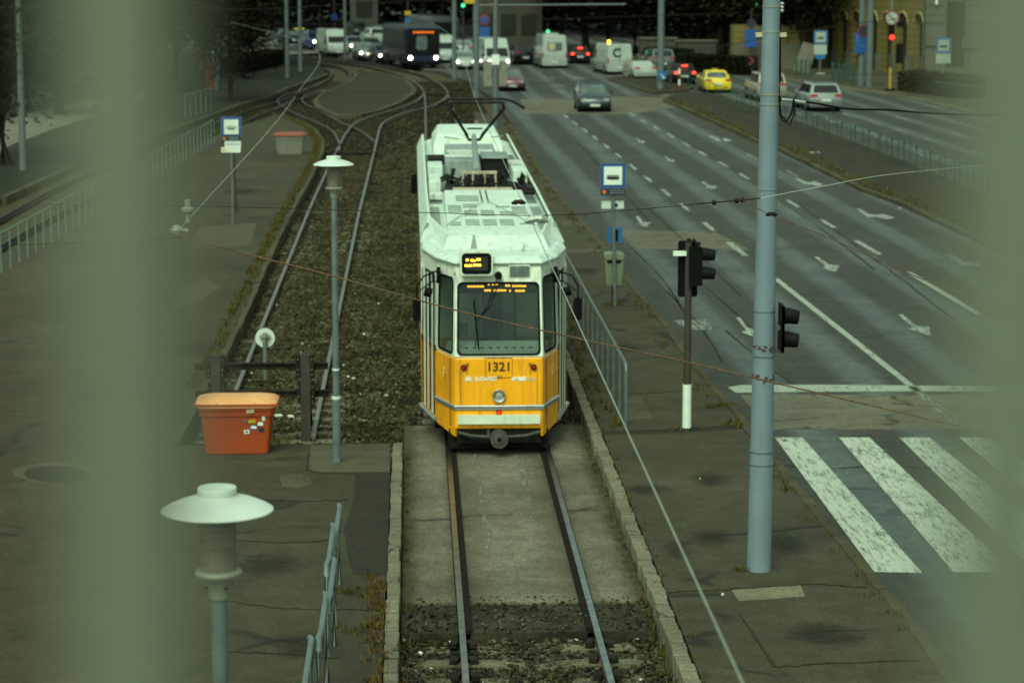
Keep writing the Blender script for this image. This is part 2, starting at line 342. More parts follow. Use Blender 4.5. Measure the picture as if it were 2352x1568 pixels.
def smooth_path(pts, k=6):
    P = [Vector(p) for p in pts]; out = []
    for i in range(len(P)-1):
        p0 = P[max(i-1, 0)]; p1 = P[i]; p2 = P[i+1]; p3 = P[min(i+2, len(P)-1)]
        for j in range(k):
            t = j/k; out.append(.5*((2*p1) + (p2-p0)*t + (2*p0-5*p1+4*p2-p3)*t*t + (3*p1-p0-3*p2+p3)*t*t*t))
    out.append(P[-1]); return out
# ================================================================== GROUND
PZ = .15; RZ = .03
def sheet(name, pts, z1, th, mat, kind='structure'):
    o = MB().prism(pts, z1-th, z1).build(name, mat)
    o['kind'] = kind; return o
def px(z, *pts): return [G2(x, y, z) for x, y in pts]
sheet('ground', [(-900,-200),(900,-200),(900,1500),(-900,1500)], -.5, .3, 'earth')
sheet('trackbed', [(-70,3),(9,3),(9,330),(-70,330)], -.165, .25, 'ballast')
redge = [(-1.0,0)]  # road's left edge, far to near
far = px(RZ, (640,104),(720,121),(800,132),(900,146),(1010,165),(1075,185),(1130,225),(1172,280),(1233,373),(1281,437),(1344,514),(1396,570),(1465,667),(1521,731),(1570,800),(1626,868),(1698,949),(1717,979),(1777,1046),(1850,1134),(1898,1194),(1990,1300),(2110,1450),(2180,1548))
last = far[-1]; slope = (far[-1][0]-far[-6][0])/(far[-1][1]-far[-6][1])
near = [(last[0]+slope*(3-last[1]), 3)]
road = [(-70, far[0][1]+22), (-45, far[0][1]+4)] + far + near + [(160,3),(160,420),(-70,420)]
sheet('road', road, RZ, .4, 'road')
# pale worn strips across the carriageway
for pts in ([(1415,528),(1640,532),(1725,575),(1462,570)], [(1195,228),(1330,226),(1420,222),(1700,228),(1560,246),(1445,262),(1200,262)]):
    sheet('road_patch', px(RZ+.004, *pts), RZ+.004, .02, 'roadpale')
sheet('road_patch', px(RZ+.004, (1700,906),(2352,906),(2700,906),(2800,985),(2352,985),(1766,985)), RZ+.004, .02, 'roadpale')
# right platform (between the track and the road)
rp = px(PZ, (1060,200),(1085,255),(1120,262),(1172,285),(1233,378),(1281,442),(1344,519),(1396,575),(1465,672),(1521,736),(1570,805),(1626,873),(1698,954),(1717,985),(1777,1052),(1850,1140),(1898,1200),(1990,1306),(2110,1456),(2180,1556))
la = rp[-1]; rin = [(la[0]+slope*(4-la[1]), 4), (1.64, 4), (1.64, rp[1][1]-3)]
sheet('platform', rp[1:] + rin, PZ-.01, .4, 'rplatform')
# left platform
kl = px(PZ, (500,820),(560,705),(600,615),(638,533),(676,461),(710,403),(734,352),(738,325),(720,297),(690,280),(639,262))
ky = G(1000,1016,PZ).y
lp = [(-45,4),(-1.62,4),(-1.62,ky),(-4.95,ky)] + kl + px(PZ, (560,286),(500,308),(410,355),(240,452),(72,555),(-10,605),(-150,690)) + [(-45,50)]
sheet('platform', lp, PZ-.01, .4, 'platform')
def kerb(path, w, z, seg, mat='concrete', h=.35, name='kerb', jit=.012, side=0):
    """row of kerb stones along a path of (x, y)"""
    P = [Vector((a, b)) for a, b in path]; mb = MB(); k = 0
    for a, b in zip(P[:-1], P[1:]):
        L = (b-a).length; n = max(1, int(L/seg)); d = (b-a)/n; ang = math.atan2(d.y, d.x)
        for i in range(n):
            c = a+d*(i+.5); j = random.uniform(-jit, jit)
            nx, ny = -math.sin(ang), math.cos(ang)
            mb.box((c.x+nx*(j+side*w/2), c.y+ny*(j+side*w/2), z-h/2+random.uniform(-jit, jit)*.8), (d.length-.03, w*random.uniform(.93,1.05), h), rz=ang+random.uniform(-.015, .015))
    o = mb.build(name, mat, bevel=.012); o['kind'] = 'structure'; return o
kerb([(-1.53, 8), (-1.53, ky)], .15, PZ+.01, .26)
kerb([(1.53, 8), (1.53, 62)], .17, PZ+.01, .26)
kerb([(1.53, 62), (1.60, 110)], .19, PZ+.01, 1.0)
kerb([(-4.9, ky)] + [(x+.08, y) for x, y in kl], .13, PZ+.012, .9, 'kerbdark')
kerb(list(reversed([(x, y) for x, y in rp[3:]] + [rin[0]])), .14, PZ+.01, .9, 'kerbdark')
# island inside the turning loop
isl = px(.06, (724,232),(731,246),(768,263),(823,264),(871,253),(915,236),(949.5,213.6),(951,202),(932,186),(902,174),(837,161),(813,163),(818,174),(802.5,188),(785,198),(744,212))
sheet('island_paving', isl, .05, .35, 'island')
kerb(isl+[isl[0]], .30, .09, 1.6, 'kerbdark')
# grass left of the far track
gl = px(.05, (-200,570),(0,455),(154,386),(330,318),(499,258),(549,240),(611,224),(652,205),(718,183),(748,172),(742,158),(735,148),(700,133),(640,118))
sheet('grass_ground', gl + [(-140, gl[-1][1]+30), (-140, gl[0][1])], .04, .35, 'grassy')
kerb([(x+.1, y) for x, y in gl[1:10]], .22, .10, 1.5, 'kerbdark')
sheet('path', px(.055, (-60,402),(20,335),(120,298),(230,262),(330,228),(330,205),(60,262),(-60,300)), .052, .03, 'path')
sheet('path', px(.055, (640,125),(730,122),(720,112),(600,110),(560,116)), .052, .03, 'path')
# medians
m1 = px(PZ, (1526,229),(1571,246),(1687,297),(1738,321),(1796,342),(1895,390),(1981,431),(2066,461),(2250,545),(2352,595),(2600,712),(2600,560),(2352,482),(2162,402),(2089,373),(1957,323),(1811,269),(1720,240),(1640,216),(1590,211),(1545,216))
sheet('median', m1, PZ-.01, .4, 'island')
kerb(m1[:11], .18, PZ+.01, 1.0, 'kerbdark'); kerb(m1[11:]+[m1[0]], .16, PZ+.01, 1.0, 'kerbdark')
m2 = px(PZ, (1400,181),(1440,192),(1480,205),(1505,212),(1575,206),(1592,198),(1545,186),(1450,176))
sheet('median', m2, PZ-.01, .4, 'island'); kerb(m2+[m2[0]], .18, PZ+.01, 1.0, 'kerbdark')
# far pavement on the right
sw = px(PZ, (2700,380),(2352,288),(2239,257),(2179,242),(2113,227),(2029,212.6),(1945,201.5),(1880,191),(1800,180),(1720,168),(1640,158),(1560,150),(1480,143),(1400,137),(1300,130),(1200,124))
sheet('sidewalk', sw + [(60, sw[-1][1]+60), (170, 300), (170, 40)], PZ-.01, .4, 'sidewalk'); kerb(sw, .2, PZ+.01, 1.5)
# concrete crossing slabs between and beside the rails
y0 = G(1226,1378,0).y; y1 = 38.5; yb = G(1226,1442,0).y
for a, b in ((-.655,.655),(-1.43,-.80),(.80,1.43)):
    sheet('crossing_slab', [(a,y0),(b,y0),(b,y1),(a,y1)], -.02, .2, 'slab')
    sheet('crossing_slab', [(a,yb),(b,yb),(b,y0-.01),(a,y0-.01)], -.045, .2, 'dirt')
# asphalt repairs on the platforms
def patch(z, mat, *pts): sheet('platform_patch', px(z, *pts), z, .02, mat)
patch(PZ-.006, 'patch', (818,1085),(896,1085),(893,1200),(891,1322),(812,1318),(797,1270),(790,1215),(812,1150))
patch(PZ-.006, 'palepatch', (712,1022),(893,1018),(895,1083),(740,1083),(708,1078))
patch(PZ-.006, 'palepatch', (1345,1019),(1690,996),(1712,1018),(1680,1022),(1350,1040)) if False else None
patch(PZ-.005, 'palecon', (1680,1354),(1838,1342),(1850,1368),(1697,1379))
patch(PZ-.006, 'palepatch', (1290,508),(1338,507),(1342,517),(1292,518)); patch(PZ-.006, 'palepatch', (1296,572),(1392,570),(1398,579),(1300,581))
patch(PZ-.006, 'patch', (1378,990),(1570,984),(1708,977),(1714,984),(1572,992),(1378,998)); patch(PZ-.006, 'palepatch', (1438,912),(1470,908),(1500,958),(1440,965))
patch(PZ-.006, 'patch', (560,1150),(640,1145),(690,1152),(655,1168),(580,1170)); patch(PZ-.006, 'palepatch', (640,1092),(705,1085),(720,1110),(690,1120),(650,1118))
patch(PZ-.006, 'palepatch', (415,660),(470,640),(505,660),(450,700),(400,705)); patch(PZ-.006, 'palepatch', (460,520),(590,512),(575,560),(430,575))
patch(PZ-.006, 'patch', (1530,1362),(1650,1358),(1660,1366),(1535,1371))
patch(PZ-.006, 'patch', (1548,1400),(1800,1385),(1850,1515),(1640,1530)) if False else None
# joints across the platforms
jm = MB()
def joint(z, w, *pts):
    P = [G(x, y, z) for x, y in pts]
    for a, b in zip(P[:-1], P[1:]):
        k = 6
        prev = a
        for i in range(1, k+1):
            c = a.lerp(b, i/k) + Vector((0, random.uniform(-.04,.04), 0)) if i < k else b
            d = c-prev; ang = math.atan2(d.y, d.x); m_ = (prev+c)/2
            jm.box((m_.x, m_.y, z-.004), (d.length+.01, w*random.uniform(.6,1.4), .012), rz=ang); prev = c
for pts in ([(1520,1360),(1640,1354),(1700,1350),(1870,1340),(1990,1348)], [(1380,990),(1570,984),(1710,976)], [(1435,905),(1560,898)], [(1350,830),(1520,820)],
            [(1385,705),(1480,700)], [(1700,1410),(1780,1530),(1860,1524),(2110,1516)],
            [(520,1380),(640,1395),(760,1400),(880,1398)], [(540,1240),(660,1245),(780,1238)], [(470,1490),(620,1500),(780,1510)],
            [(560,1145),(700,1150),(800,1146)], [(905,1085),(740,1086),(706,1078),(712,1022)]):
    joint(PZ-.004, .028, *pts)
jm.build('platform_joint', 'patch')['kind'] = 'structure'
def grime(px_, py_, rx, ry, z=PZ, mat='patch'):
    c = G(px_, py_, z); n = 22; ph = random.uniform(0, 6); pts = []
    for i in range(n):
        t = 2*PI*i/n; k = 1+.22*math.sin(3*t+ph)+.15*math.sin(5*t+2*ph)+random.uniform(-.06,.06); pts.append((c.x+rx*k*math.cos(t), c.y+ry*k*math.sin(t)))
    o = MB().prism(pts, z-.02, z-.0075).build('grime_patch', mat); o['kind'] = 'structure'
for q in ((1620,1230,.45,.7),(1500,1120,.6,.6),(1900,1450,.6,.9),(620,1300,.7,.8),(700,1470,.5,.8),(480,1180,.7,.9),(1640,1100,.4,.8),(1440,800,.4,.9),(440,800,.7,1.4),(300,900,.9,1.5),(1800,1250,.4,.8),(1340,620,.5,1.2),(560,440,.9,1.6)): grime(*q, mat='stain')
# worn round cover with a pale rim on the left
def ell(k, cx=125, cy=1085): return [(cx+96*k*math.cos(t)*(1+.06*math.sin(2*t)), cy+24*k*math.sin(t)) for t in [i*2*PI/36 for i in range(36)]]
sheet('cover_rim', px(PZ, *ell(1.0)), PZ-.006, .02, 'palepatch'); sheet('cover', px(PZ, *ell(.80, 132, 1088)), PZ-.002, .02, 'patch')
# ================================================================== TRACKS
PROF = [(-.035,0),(.035,0),(.035,-.04),(.012,-.055),(.012,-.12),(.06,-.15),(-.06,-.15),(-.012,-.12),(-.012,-.055),(-.035,-.04)]
def rail(path, parent, z=0, k=1, name='rail', mat='rail', w=1.0, bed=True):
    P = [Vector((a, b, 0)) for a, b in path]; rings = []
    for i, p in enumerate(P):
        d = (P[min(i+1, len(P)-1)]-P[max(i-1, 0)]).normalized(); n_ = Vector((d.y, -d.x, 0))
        rings.append([p + n_*(a*w) + Vector((0,0,b+z)) for a, b in PROF])
    o = MB().loft(rings).build(name, mat, parent)
    if name == 'rail' and bed:
        rb = []
        for i, p in enumerate(P):
            d = (P[min(i+1, len(P)-1)]-P[max(i-1, 0)]).normalized(); n_ = Vector((d.y, -d.x, 0)); j = .02*math.sin(i*2.3)
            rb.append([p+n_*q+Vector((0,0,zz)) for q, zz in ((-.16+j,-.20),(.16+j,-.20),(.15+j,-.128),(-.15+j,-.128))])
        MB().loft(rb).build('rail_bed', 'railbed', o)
    return o
def ppath(*pts, k=6, pre=()):
    P = list(pre) + [G2(x, y, 0) for x, y in pts]
    return [(v.x, v.y) for v in smooth_path([(a, b, 0) for a, b in P], k)]
T1 = thing('tram_track', 'main tram track running straight from the bottom edge under the yellow tram to the loop', 'track')
for s in (-1, 1):
    rail([(s*.7525, y) for y in np.arange(9, 40.5, .5)], T1)
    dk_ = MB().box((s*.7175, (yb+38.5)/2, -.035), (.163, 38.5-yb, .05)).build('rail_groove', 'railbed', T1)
rail(ppath((976,225),(970,205),(949.5,188),(905,167.5),(854,154),(796,143.5),(751,138),(700,131), pre=[(-.7525,40.02),(-.7525,70),(-.7525,92)]), T1, mat='railrust', w=1.3)
rail(ppath((1030,219),(1021,202),(1007,190),(973,172.6),(922,159),(854,146),(796,138),(751,133),(700,127), pre=[(.7525,40.02),(.7525,70),(.7525,90)]), T1, mat='railrust', w=1.3)
for s in (-1, 1):   # check rails in the slab grooves
    rail([(s*.664, y0-.3), (s*.664, 40)], T1, z=-.012, name='guard_rail', mat='railrust', w=.5)
T2 = thing('tram_track', 'siding tram track ending at the black buffer stop', 'track')
sx = -3.61
sb = G(600, 1012, 0).y
rail(ppath((782,328),(796,304),(816,282),(850,267),(898,253),(939,239),(963,227),(974,214), pre=[(sx-.7525, sb+.4),(sx-.7525, 60),(sx-.7525,71),(sx-.72,80)]), T2, mat='rail2')
rail(ppath((864,328),(874,290),(891,275),(932,258),(973,248),(1001,239),(1021,227),(1028,215), pre=[(sx+.7525, sb+.4),(sx+.7525, 60),(sx+.7525,71),(sx+.79,80)]), T2, mat='rail2')
T3 = thing('tram_track', 'curved branch track swinging left around the paved island', 'track')
rail(ppath((780,345),(778.6,328),(765,302),(734,284),(683,263),(652,246),(639,236),(640,227),(659,217),(710,202),(748,185),(761,171),(756,162),(738,155),(715,150)), T3, mat='railrust')
rail(ppath((862,325),(850,316),(823,297),(782,280),(734,253),(703,239),(694,230),(703,219),(751,202),(789,188),(805,174),(799,162),(775,152),(734,147),(700,142)), T3, mat='railrust')
T4 = thing('tram_track', 'outer track behind the pale green railing on the left', 'track')
rail(ppath((-250,632),(-100,552),(0,499),(154,417),(330,343),(534,266),(597,245),(645,230),(680,217),(718,198),(745,186)), T4, mat='railrust')
rail(ppath((-200,690),(-80,612),(0,562),(160,475),(350,385),(490,315),(569,276),(611,258),(641,247),(666,233),(708,222),(751,202)), T4, mat='railrust')
for tr, a in ((T2, [(745,352),(870,352)]), (T1, [(925,215),(1038,218)])):   # tie bars at the points
    p, q = G(a[0][0], a[0][1], -.02), G(a[1][0], a[1][1], -.02)
    MB().tube([p, q], .07).build('tie_bar', 'beam', tr)
def sleepers(tr, x, ys, z=-.10, jit=.01):
    proto = None
    for i, y in enumerate(ys):
        if proto is None:
            rings = []
            for a, h in ((-1.18,-.02),(-1.12,0),(-.45,0),(-.2,-.03),(.2,-.03),(.45,0),(1.12,0),(1.18,-.02)):
                rings.append([(a,-.13,-.2),(a,-.11,h),(a,.11,h),(a,.13,-.2)])
            proto = MB().loft(rings).build('sleeper', 'sleeper', tr); c = proto
        else:
            c = proto.copy(); COL.objects.link(c)
        c.location = (x+random.uniform(-.02,.02), y, z+random.uniform(-jit, jit)); c.rotation_euler = (random.uniform(-.02,.02), random.uniform(-.008,.008), random.uniform(-.012,.012))
ys = [yb-.35-.62*i for i in range(20) if yb-.35-.62*i > 14]
sleepers(T1, 0, ys[0::3], -.125, .012); sleepers(T1, 0, ys[1::3], -.105, .012); sleepers(T1, 0, ys[2::3], -.135, .012)
sleepers(T1, 0, [38.9+.64*i for i in range(34)], -.14, .02)
sleepers(T2, sx, [sb+.5+.64*i for i in range(7)], -.112, .01); sleepers(T2, sx, [sb+5+.64*i for i in range(50)], -.142, .02)
cl = MB()
for i in range(18):   # rail clips
    y = yb-.35-.62*i
    if y < 14: break
    for s in (-1, 1):
        for t in (-1, 1): cl.box((s*.7525+t*.10, y, -.075), (.09,.16,.05), rz=t*.2)
cl.build('rail_clip', 'beam', T1)['kind'] = 'stuff'
# ================================================================== BALLAST STONES
def stones(name, n, region, zc, smin, smax, mat, label):
    """region(k) -> (x, y) arrays"""
    x, y = region(n); n = len(x)
    base = np.array([(-1,-1,-1),(1,-1,-1),(1,1,-1),(-1,1,-1),(-1,-1,1),(1,-1,1),(1,1,1),(-1,1,1)], float)
    r = rng.uniform(smin, smax, n); V = base[None]*rng.uniform(.45, 1.0, (n, 8, 3))*r[:, None, None]*np.array([1,.85,.6])
    a = rng.uniform(0, 2*PI, n); b = rng.uniform(-.7, .7, n); ca, sa, cb, sb_ = np.cos(a), np.sin(a), np.cos(b), np.sin(b)
    X = V[...,0].copy(); Z = V[...,2].copy(); V[...,0] = X*cb[:,None]+Z*sb_[:,None]; V[...,2] = -X*sb_[:,None]+Z*cb[:,None]
    X = V[...,0].copy(); Y = V[...,1].copy(); V[...,0] = X*ca[:,None]-Y*sa[:,None]; V[...,1] = X*sa[:,None]+Y*ca[:,None]
    V[...,0] += x[:,None]; V[...,1] += y[:,None]; V[...,2] += (zc+rng.uniform(-.02,.025,n))[:,None]
    F = np.array([(3,2,1,0),(4,5,6,7),(0,1,5,4),(1,2,6,5),(2,3,7,6),(3,0,4,7)])
    F = (F[None]+8*np.arange(n)[:,None,None]).reshape(-1, 4)
    me = bpy.data.meshes.new(name); me.vertices.add(n*8); me.vertices.foreach_set('co', V.reshape(-1))
    me.loops.add(len(F)*4); me.loops.foreach_set('vertex_index', F.reshape(-1).astype(np.int32))
    me.polygons.add(len(F)); me.polygons.foreach_set('loop_start', np.arange(0, len(F)*4, 4, dtype=np.int32))
    me.update(calc_edges=True); me.validate(); me.materials.append(M[mat])
    o = bpy.data.objects.new(name, me); COL.objects.link(o); o['kind'] = 'stuff'; o['label'] = label; o['category'] = 'ballast'; return o
def rect(x0, x1, ya, yb_, keep=None):
    def f(n):
        x = rng.uniform(x0, x1, n); y = rng.uniform(ya, yb_, n)
        if keep is not None:
            k = keep(x, y); x, y = x[k], y[k]
        return x, y
    return f
stones('ballast_stones', 15000, rect(-1.42,1.42,15,yb+.25), -.15, .016, .042, 'stone', 'loose stones between the sleepers at the bottom of the photo')
stones('ballast_stones', 900, rect(-1.42,1.42,yb,y0+.25), -.035, .008, .026, 'stone', 'gravel strewn over the end of the concrete slab')
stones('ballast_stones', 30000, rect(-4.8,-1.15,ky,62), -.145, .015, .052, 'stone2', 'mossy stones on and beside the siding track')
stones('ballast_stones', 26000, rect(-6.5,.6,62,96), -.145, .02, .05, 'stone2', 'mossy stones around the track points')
stones('ballast_stones', 16000, rect(-13,2.4,96,150), -.14, .04, .08, 'stoneshade', 'stones around the far curved tracks, coloured darker for tree shade')
stones('ballast_stones', 2500, rect(.84,1.44,37,60), -.15, .016, .042, 'stone', 'stones between the tram and the right kerb')
# ================================================================== WEEDS, LITTER
def weeds(name, spots, n, hmin, hmax, mat, label, spread=.05, wid=.005):
    """spots: list of (x, y, z) clump centres"""
    vs = []; fs = []
    for (x, y, z) in spots:
        for i in range(n):
            a = random.uniform(0, 2*PI); r = abs(random.gauss(0, spread)); bx = x+r*math.cos(a); by = y+r*math.sin(a)
            h = random.uniform(hmin, hmax); l = random.uniform(.2, .9)*h; t = random.uniform(0, 2*PI); w = wid*random.uniform(.6, 1.4)
            ux, uy = math.cos(t+PI/2)*w, math.sin(t+PI/2)*w; dx, dy = math.cos(t)*l, math.sin(t)*l; o = len(vs)
            vs += [(bx-ux,by-uy,z),(bx+ux,by+uy,z),(bx+dx*.5+ux*.7,by+dy*.5+uy*.7,z+h*.7),(bx+dx*.5-ux*.7,by+dy*.5-uy*.7,z+h*.7),(bx+dx,by+dy,z+h)]
            fs += [(o,o+1,o+2,o+3),(o+3,o+2,o+4)]
    mb = MB(); mb.v = vs; mb.f = fs
    me = bpy.data.meshes.new(name); me.from_pydata(vs, [], fs); me.materials.append(M[mat])
    o = bpy.data.objects.new(name, me); COL.objects.link(o); o['kind'] = 'stuff'; o['label'] = label; o['category'] = 'weeds'; return o
def along(path, step, jit, z, p=1.0):
    out = []
    for (a, b) in zip(path[:-1], path[1:]):
        L = math.dist(a, b); k = int(L/step)
        for i in range(k):
            if random.random() < p:
                t = (i+random.random())/k; out.append((a[0]+(b[0]-a[0])*t+random.gauss(0, jit), a[1]+(b[1]-a[1])*t+random.gauss(0, jit), z))
    return out
weeds('weeds', along([(-1.70, 17),(-1.72, 28.3)], .07, .07, PZ-.01, .75), 30, .015, .075, 'weedr', 'brown dry weeds along the left kerb near the bottom')
weeds('weeds', along([(-1.40, 18),(-1.40, 36)], .22, .03, -.03, .5), 14, .02, .08, 'weedr', 'dry weeds at the foot of the left kerb')
weeds('weeds', along([(1.41, 16),(1.41, 38)], .10, .04, -.05, .75), 18, .02, .10, 'weed', 'green weeds at the foot of the right kerb')
weeds('weeds', along([(1.66, 17),(1.66, 40)], .25, .03, PZ-.01, .5), 12, .02, .07, 'weed', 'weeds behind the right kerb')
weeds('weeds', along([(1.75, 37),(1.95, 55)], .14, .16, PZ-.01, .7), 20, .03, .14, 'weed', 'weeds between the kerb and the handrail beside the tram')
weeds('weeds', along([(x-.15, y) for x, y in [(-4.9, ky+5)]+kl], .16, .05, PZ-.01, .8), 26, .02, .10, 'weed', 'yellow weeds along the siding kerb', .08, .010)
weeds('weeds', along([(x-.2, y) for x, y in rp[2:16]], .45, .07, PZ-.01, .5), 16, .03, .12, 'weed', 'weeds along the roadside kerb', .10, .01)
weeds('weeds', along([(x-.1, y) for x, y in rp[14:]], .4, .06, PZ-.01, .5), 16, .02, .09, 'weed', 'low weeds along the kerb by the blue mast', .08)
weeds('weeds', [(G(x,y,PZ).x+random.gauss(0,.15), G(x,y,PZ).y+random.gauss(0,.12), PZ-.01) for x, y in [(800,1355)]*10+[(805,1450)]*10+[(1410,698)]*12+[(1718,1306)]*5+[(1573,985)]*6+[(1660,930)]*16+[(1690,975)]*10], 18, .02, .08, 'weed', 'small clumps of weeds growing through the platforms')
weeds('weeds', along([(x+.3, y) for x, y in m1[:10]], .2, .2, PZ-.01, .6), 14, .03, .12, 'weed', 'grass along the median kerb', .2, .015)
weeds('weeds', [(random.uniform(-4.7,-1.2), random.uniform(ky,75), -.15) for _ in range(700)], 10, .02, .08, 'weed', 'moss and weeds among the siding stones', .12, .01)
weeds('weeds', [(random.choice([-1,1])*random.uniform(.9,1.4), random.uniform(17,yb+.1), -.14) for _ in range(60)]+[(random.uniform(-.5,.5), random.uniform(17,yb), -.14) for _ in range(25)], 14, .02, .09, 'weed', 'weeds among the stones at the bottom of the photo')
lm = MB()
for (x, y, w) in [(887,911,.12),(790,842,.1),(812,872,.16),(800,868,.1),(640,958,.2),(668,960,.16),(700,985,.08),(1300,1000,.16),(1308,1035,.08),(966,1505,.08),(1608,1103,.03),(1660,1370,.05),(1866,352,.3),(1880,352,.25),(2067,480,.15),(700,1000,.12),(836,770,.1),(870,700,.07),(1235,1110,.04),(1345,1290,.04),(928,1475,.06),(905,1520,.05)]:
    c = G(x, y, -.1 if x < 1350 else PZ); lm.box((c.x, c.y, c.z+.03), (w*.6, w*.4, .02), rz=random.uniform(0,3), rx=random.uniform(-.4,.4), ry=random.uniform(-.3,.3))
for _ in range(160):
    c = (random.uniform(-4.7,1.4), random.uniform(ky,62)) if random.random() < .6 else (random.uniform(-1.3,1.3), random.uniform(17,yb))
    w = random.uniform(.012,.035); lm.box((c[0], c[1], -.12), (w, w, .01), rz=random.uniform(0,3), rx=.3)
stuff(lm.build('litter', 'litter'), 'scraps of white litter on the ballast and platforms', 'litter')
def tar(pts, w=.05):
    P = [G(x, y, RZ) for x, y in pts]; P = smooth_path(P, 5); mb = MB(); pr = P[0]
    for q in P[1:]:
        dd = q-pr; mm = (pr+q)/2; mb.box((mm.x+random.uniform(-.02,.02), mm.y, RZ+.001), (dd.length+.02, w*random.uniform(.5,1.5), .006), rz=math.atan2(dd.y, dd.x)); pr = q
    o = mb.build('tar_seam', 'patch'); o['kind'] = 'structure'
for pts in ([(1500,640),(1600,740),(1660,830)], [(1440,560),(1520,640),(1580,735)], [(1668,760),(1750,830),(1830,890)], [(1832,466),(1960,560),(2070,640),(2200,740)], [(1540,300),(1700,400),(1850,500),(2010,620)],
            [(1690,1040),(1850,1075),(2050,1070),(2250,1085)], [(1790,915),(1900,935),(2010,925),(2200,940)], [(1600,640),(1690,720),(1790,810)], [(1480,470),(1600,580),(1700,680)], [(1330,330),(1420,430),(1500,520)]): tar(pts)
# ================================================================== ROAD MARKINGS
LZ = RZ+.008
def mark(name, pts, mat='line', z=LZ):
    o = MB().prism([G2(x, y, z) for x, y in pts], z-.004, z).build(name, mat); o['kind'] = 'structure'; return o
def dash(x, y, L=2.6, w=.13, mat='line', ang=-.0141):
    c = G(x, y, LZ); d = Vector((ang, 1)).normalized(); n_ = Vector((d.y, -d.x)); mb = MB()
    p = [(c.x+d.x*a*L/2+n_.x*b*w/2, c.y+d.y*a*L/2+n_.y*b*w/2) for a, b in ((-1,-1),(-1,1),(1,1),(1,-1))]
    o = MB().prism(p, LZ-.004, LZ).build('lane_dash', mat); o['kind'] = 'structure'
for x, y in [(110,783),(168,828),(232,874),(303,925),(380,984),(462,1047),(557,1122),(660,1203),(780,1294),(903,1390),(1068,1522)]: dash(1263.3+.3418*x, .3418*y, 2.2)
for x, y in [(548,768),(628,815),(715,860),(810,911),(914,970),(1025,1030),(1162,1103),(1305,1185),(1465,1278),(1632,1368),(1865,1502)]: dash(1263.3+.3418*x, .3418*y, 2.2)
for x, y in [(1692,571),(1993,568)]: dash(x, y, 3.0, .16)
for x, y in [(1726,359),(1652,318),(1590,290),(1819,398),(1540,266)]: dash(x, y, 2.4, .13, 'lineF')
for x, y in [(1904,277),(2007,282),(2070,271.6),(2067,300),(2018,315),(2135,321),(2203,309),(1948,265),(1838,262),(2110,352),(2250,350),(1770,233)]: dash(x, y, 2.8, .16, 'lineF', .03)
for x, y in [(1270,180),(1290,197),(1240,170),(1320,212)]: dash(x, y, 2.6, .13, 'lineF', -.03)
def lineseg(a, b, w, mat='lineS', name='lane_line'):
    p = G(*a, LZ); q = G(*b, LZ); d = (q-p).normalized(); n_ = Vector((d.y, -d.x, 0))*w/2
    o = MB().prism([((p-n_).x,(p-n_).y),((p+n_).x,(p+n_).y),((q+n_).x,(q+n_).y),((q-n_).x,(q-n_).y)], LZ-.004, LZ).build(name, mat); o['kind'] = 'structure'
lineseg((1781,639),(2091,884),.14); lineseg((2095,887),(2200,972),.16,'lineF'); lineseg((2087,624.6),(2252,723),.16); lineseg((2252,723),(2420,830),.16,'lineF')
lineseg((1190,205),(1238,241),.12,'lineF'); lineseg((1290,165),(1345,192),.12,'lineF'); lineseg((1240,247),(1256,262),.12,'lineF')
lineseg((1205,222),(1520,212),.25,'lineF'); lineseg((2132,257),(2352,330),.12,'lineF'); lineseg((1345,160),(1405,178),.12,'lineF')
mark('stop_line', [(1672,889),(1700,884),(1900,883),(2100,885),(2400,887),(2400,899),(2100,898),(1850,899),(1690,901)], 'lineS')
mark('stop_line', [(1545,736),(1622,734),(1638,757),(1585,757),(1560,744)], 'lineF')
def arrow(pts, mat='line'): mark('road_arrow', pts, mat)
A_ = lambda ox, oy, k, *pts: [(ox+k*x, oy+k*y) for x, y in pts]
Z6 = (1263.3, 344.5, .403)
arrow(A_(*Z6, (485,378),(505,378),(530,410),(578,413),(545,438),(497,420),(512,412)))
arrow(A_(*Z6, (1058,955),(1085,953),(1125,1010),(1162,1018),(1180,1068),(1150,1060),(1088,1035),(1120,1028)))
Z7 = (1607.8, 574.2, .4029)
arrow(A_(*Z7, (652,40),(672,38),(735,82),(795,88),(775,122),(735,115),(700,100),(715,88)))
arrow(A_(*Z7, (1128,370),(1155,365),(1235,430),(1310,438),(1316,488),(1185,448),(1215,440)))
ZB = (1263.3, 0, .3418)
for p in ([(570,932),(590,930),(612,945),(638,947),(630,962),(590,952),(600,948)], [(765,1052),(785,1052),(805,1070),(840,1075),(830,1090),(780,1078),(795,1072)],
          [(1015,1225),(1035,1222),(1070,1245),(1122,1252),(1110,1272),(1045,1262),(1060,1250)]): arrow(A_(*ZB, *p))
for p in ([(1063,915),(1085,913),(1130,932),(1165,932),(1170,926),(1222,942),(1190,952),(1165,944),(1120,944)], [(1643,1200),(1668,1198),(1722,1224),(1762,1226),(1770,1216),(1845,1242),(1795,1252),(1765,1240),(1712,1238)],
          [(2058,1402),(2085,1400),(2140,1440),(2210,1446),(2222,1434),(2318,1462),(2265,1474),(2215,1462),(2130,1455)]): arrow(A_(*ZB, *p))
arrow([(2164,583),(2185,582),(2215,600),(2262,606),(2240,612),(2205,608)], 'lineF'); arrow([(2027,1068+0*1),(2060,1072),(2058,1076),(2028,1072)], 'lineF') if False else None
for a, b, c, d in ((1780,1843,2118,2008),(1927,1997,2330,2190),(2066,2135,2520,2380),(2205,2272,2710,2570),(2345,2410,2900,2760)):
    mark('crosswalk_stripe', [(a,1004),(b,1004),(c,1314),(d,1312)], 'line2')
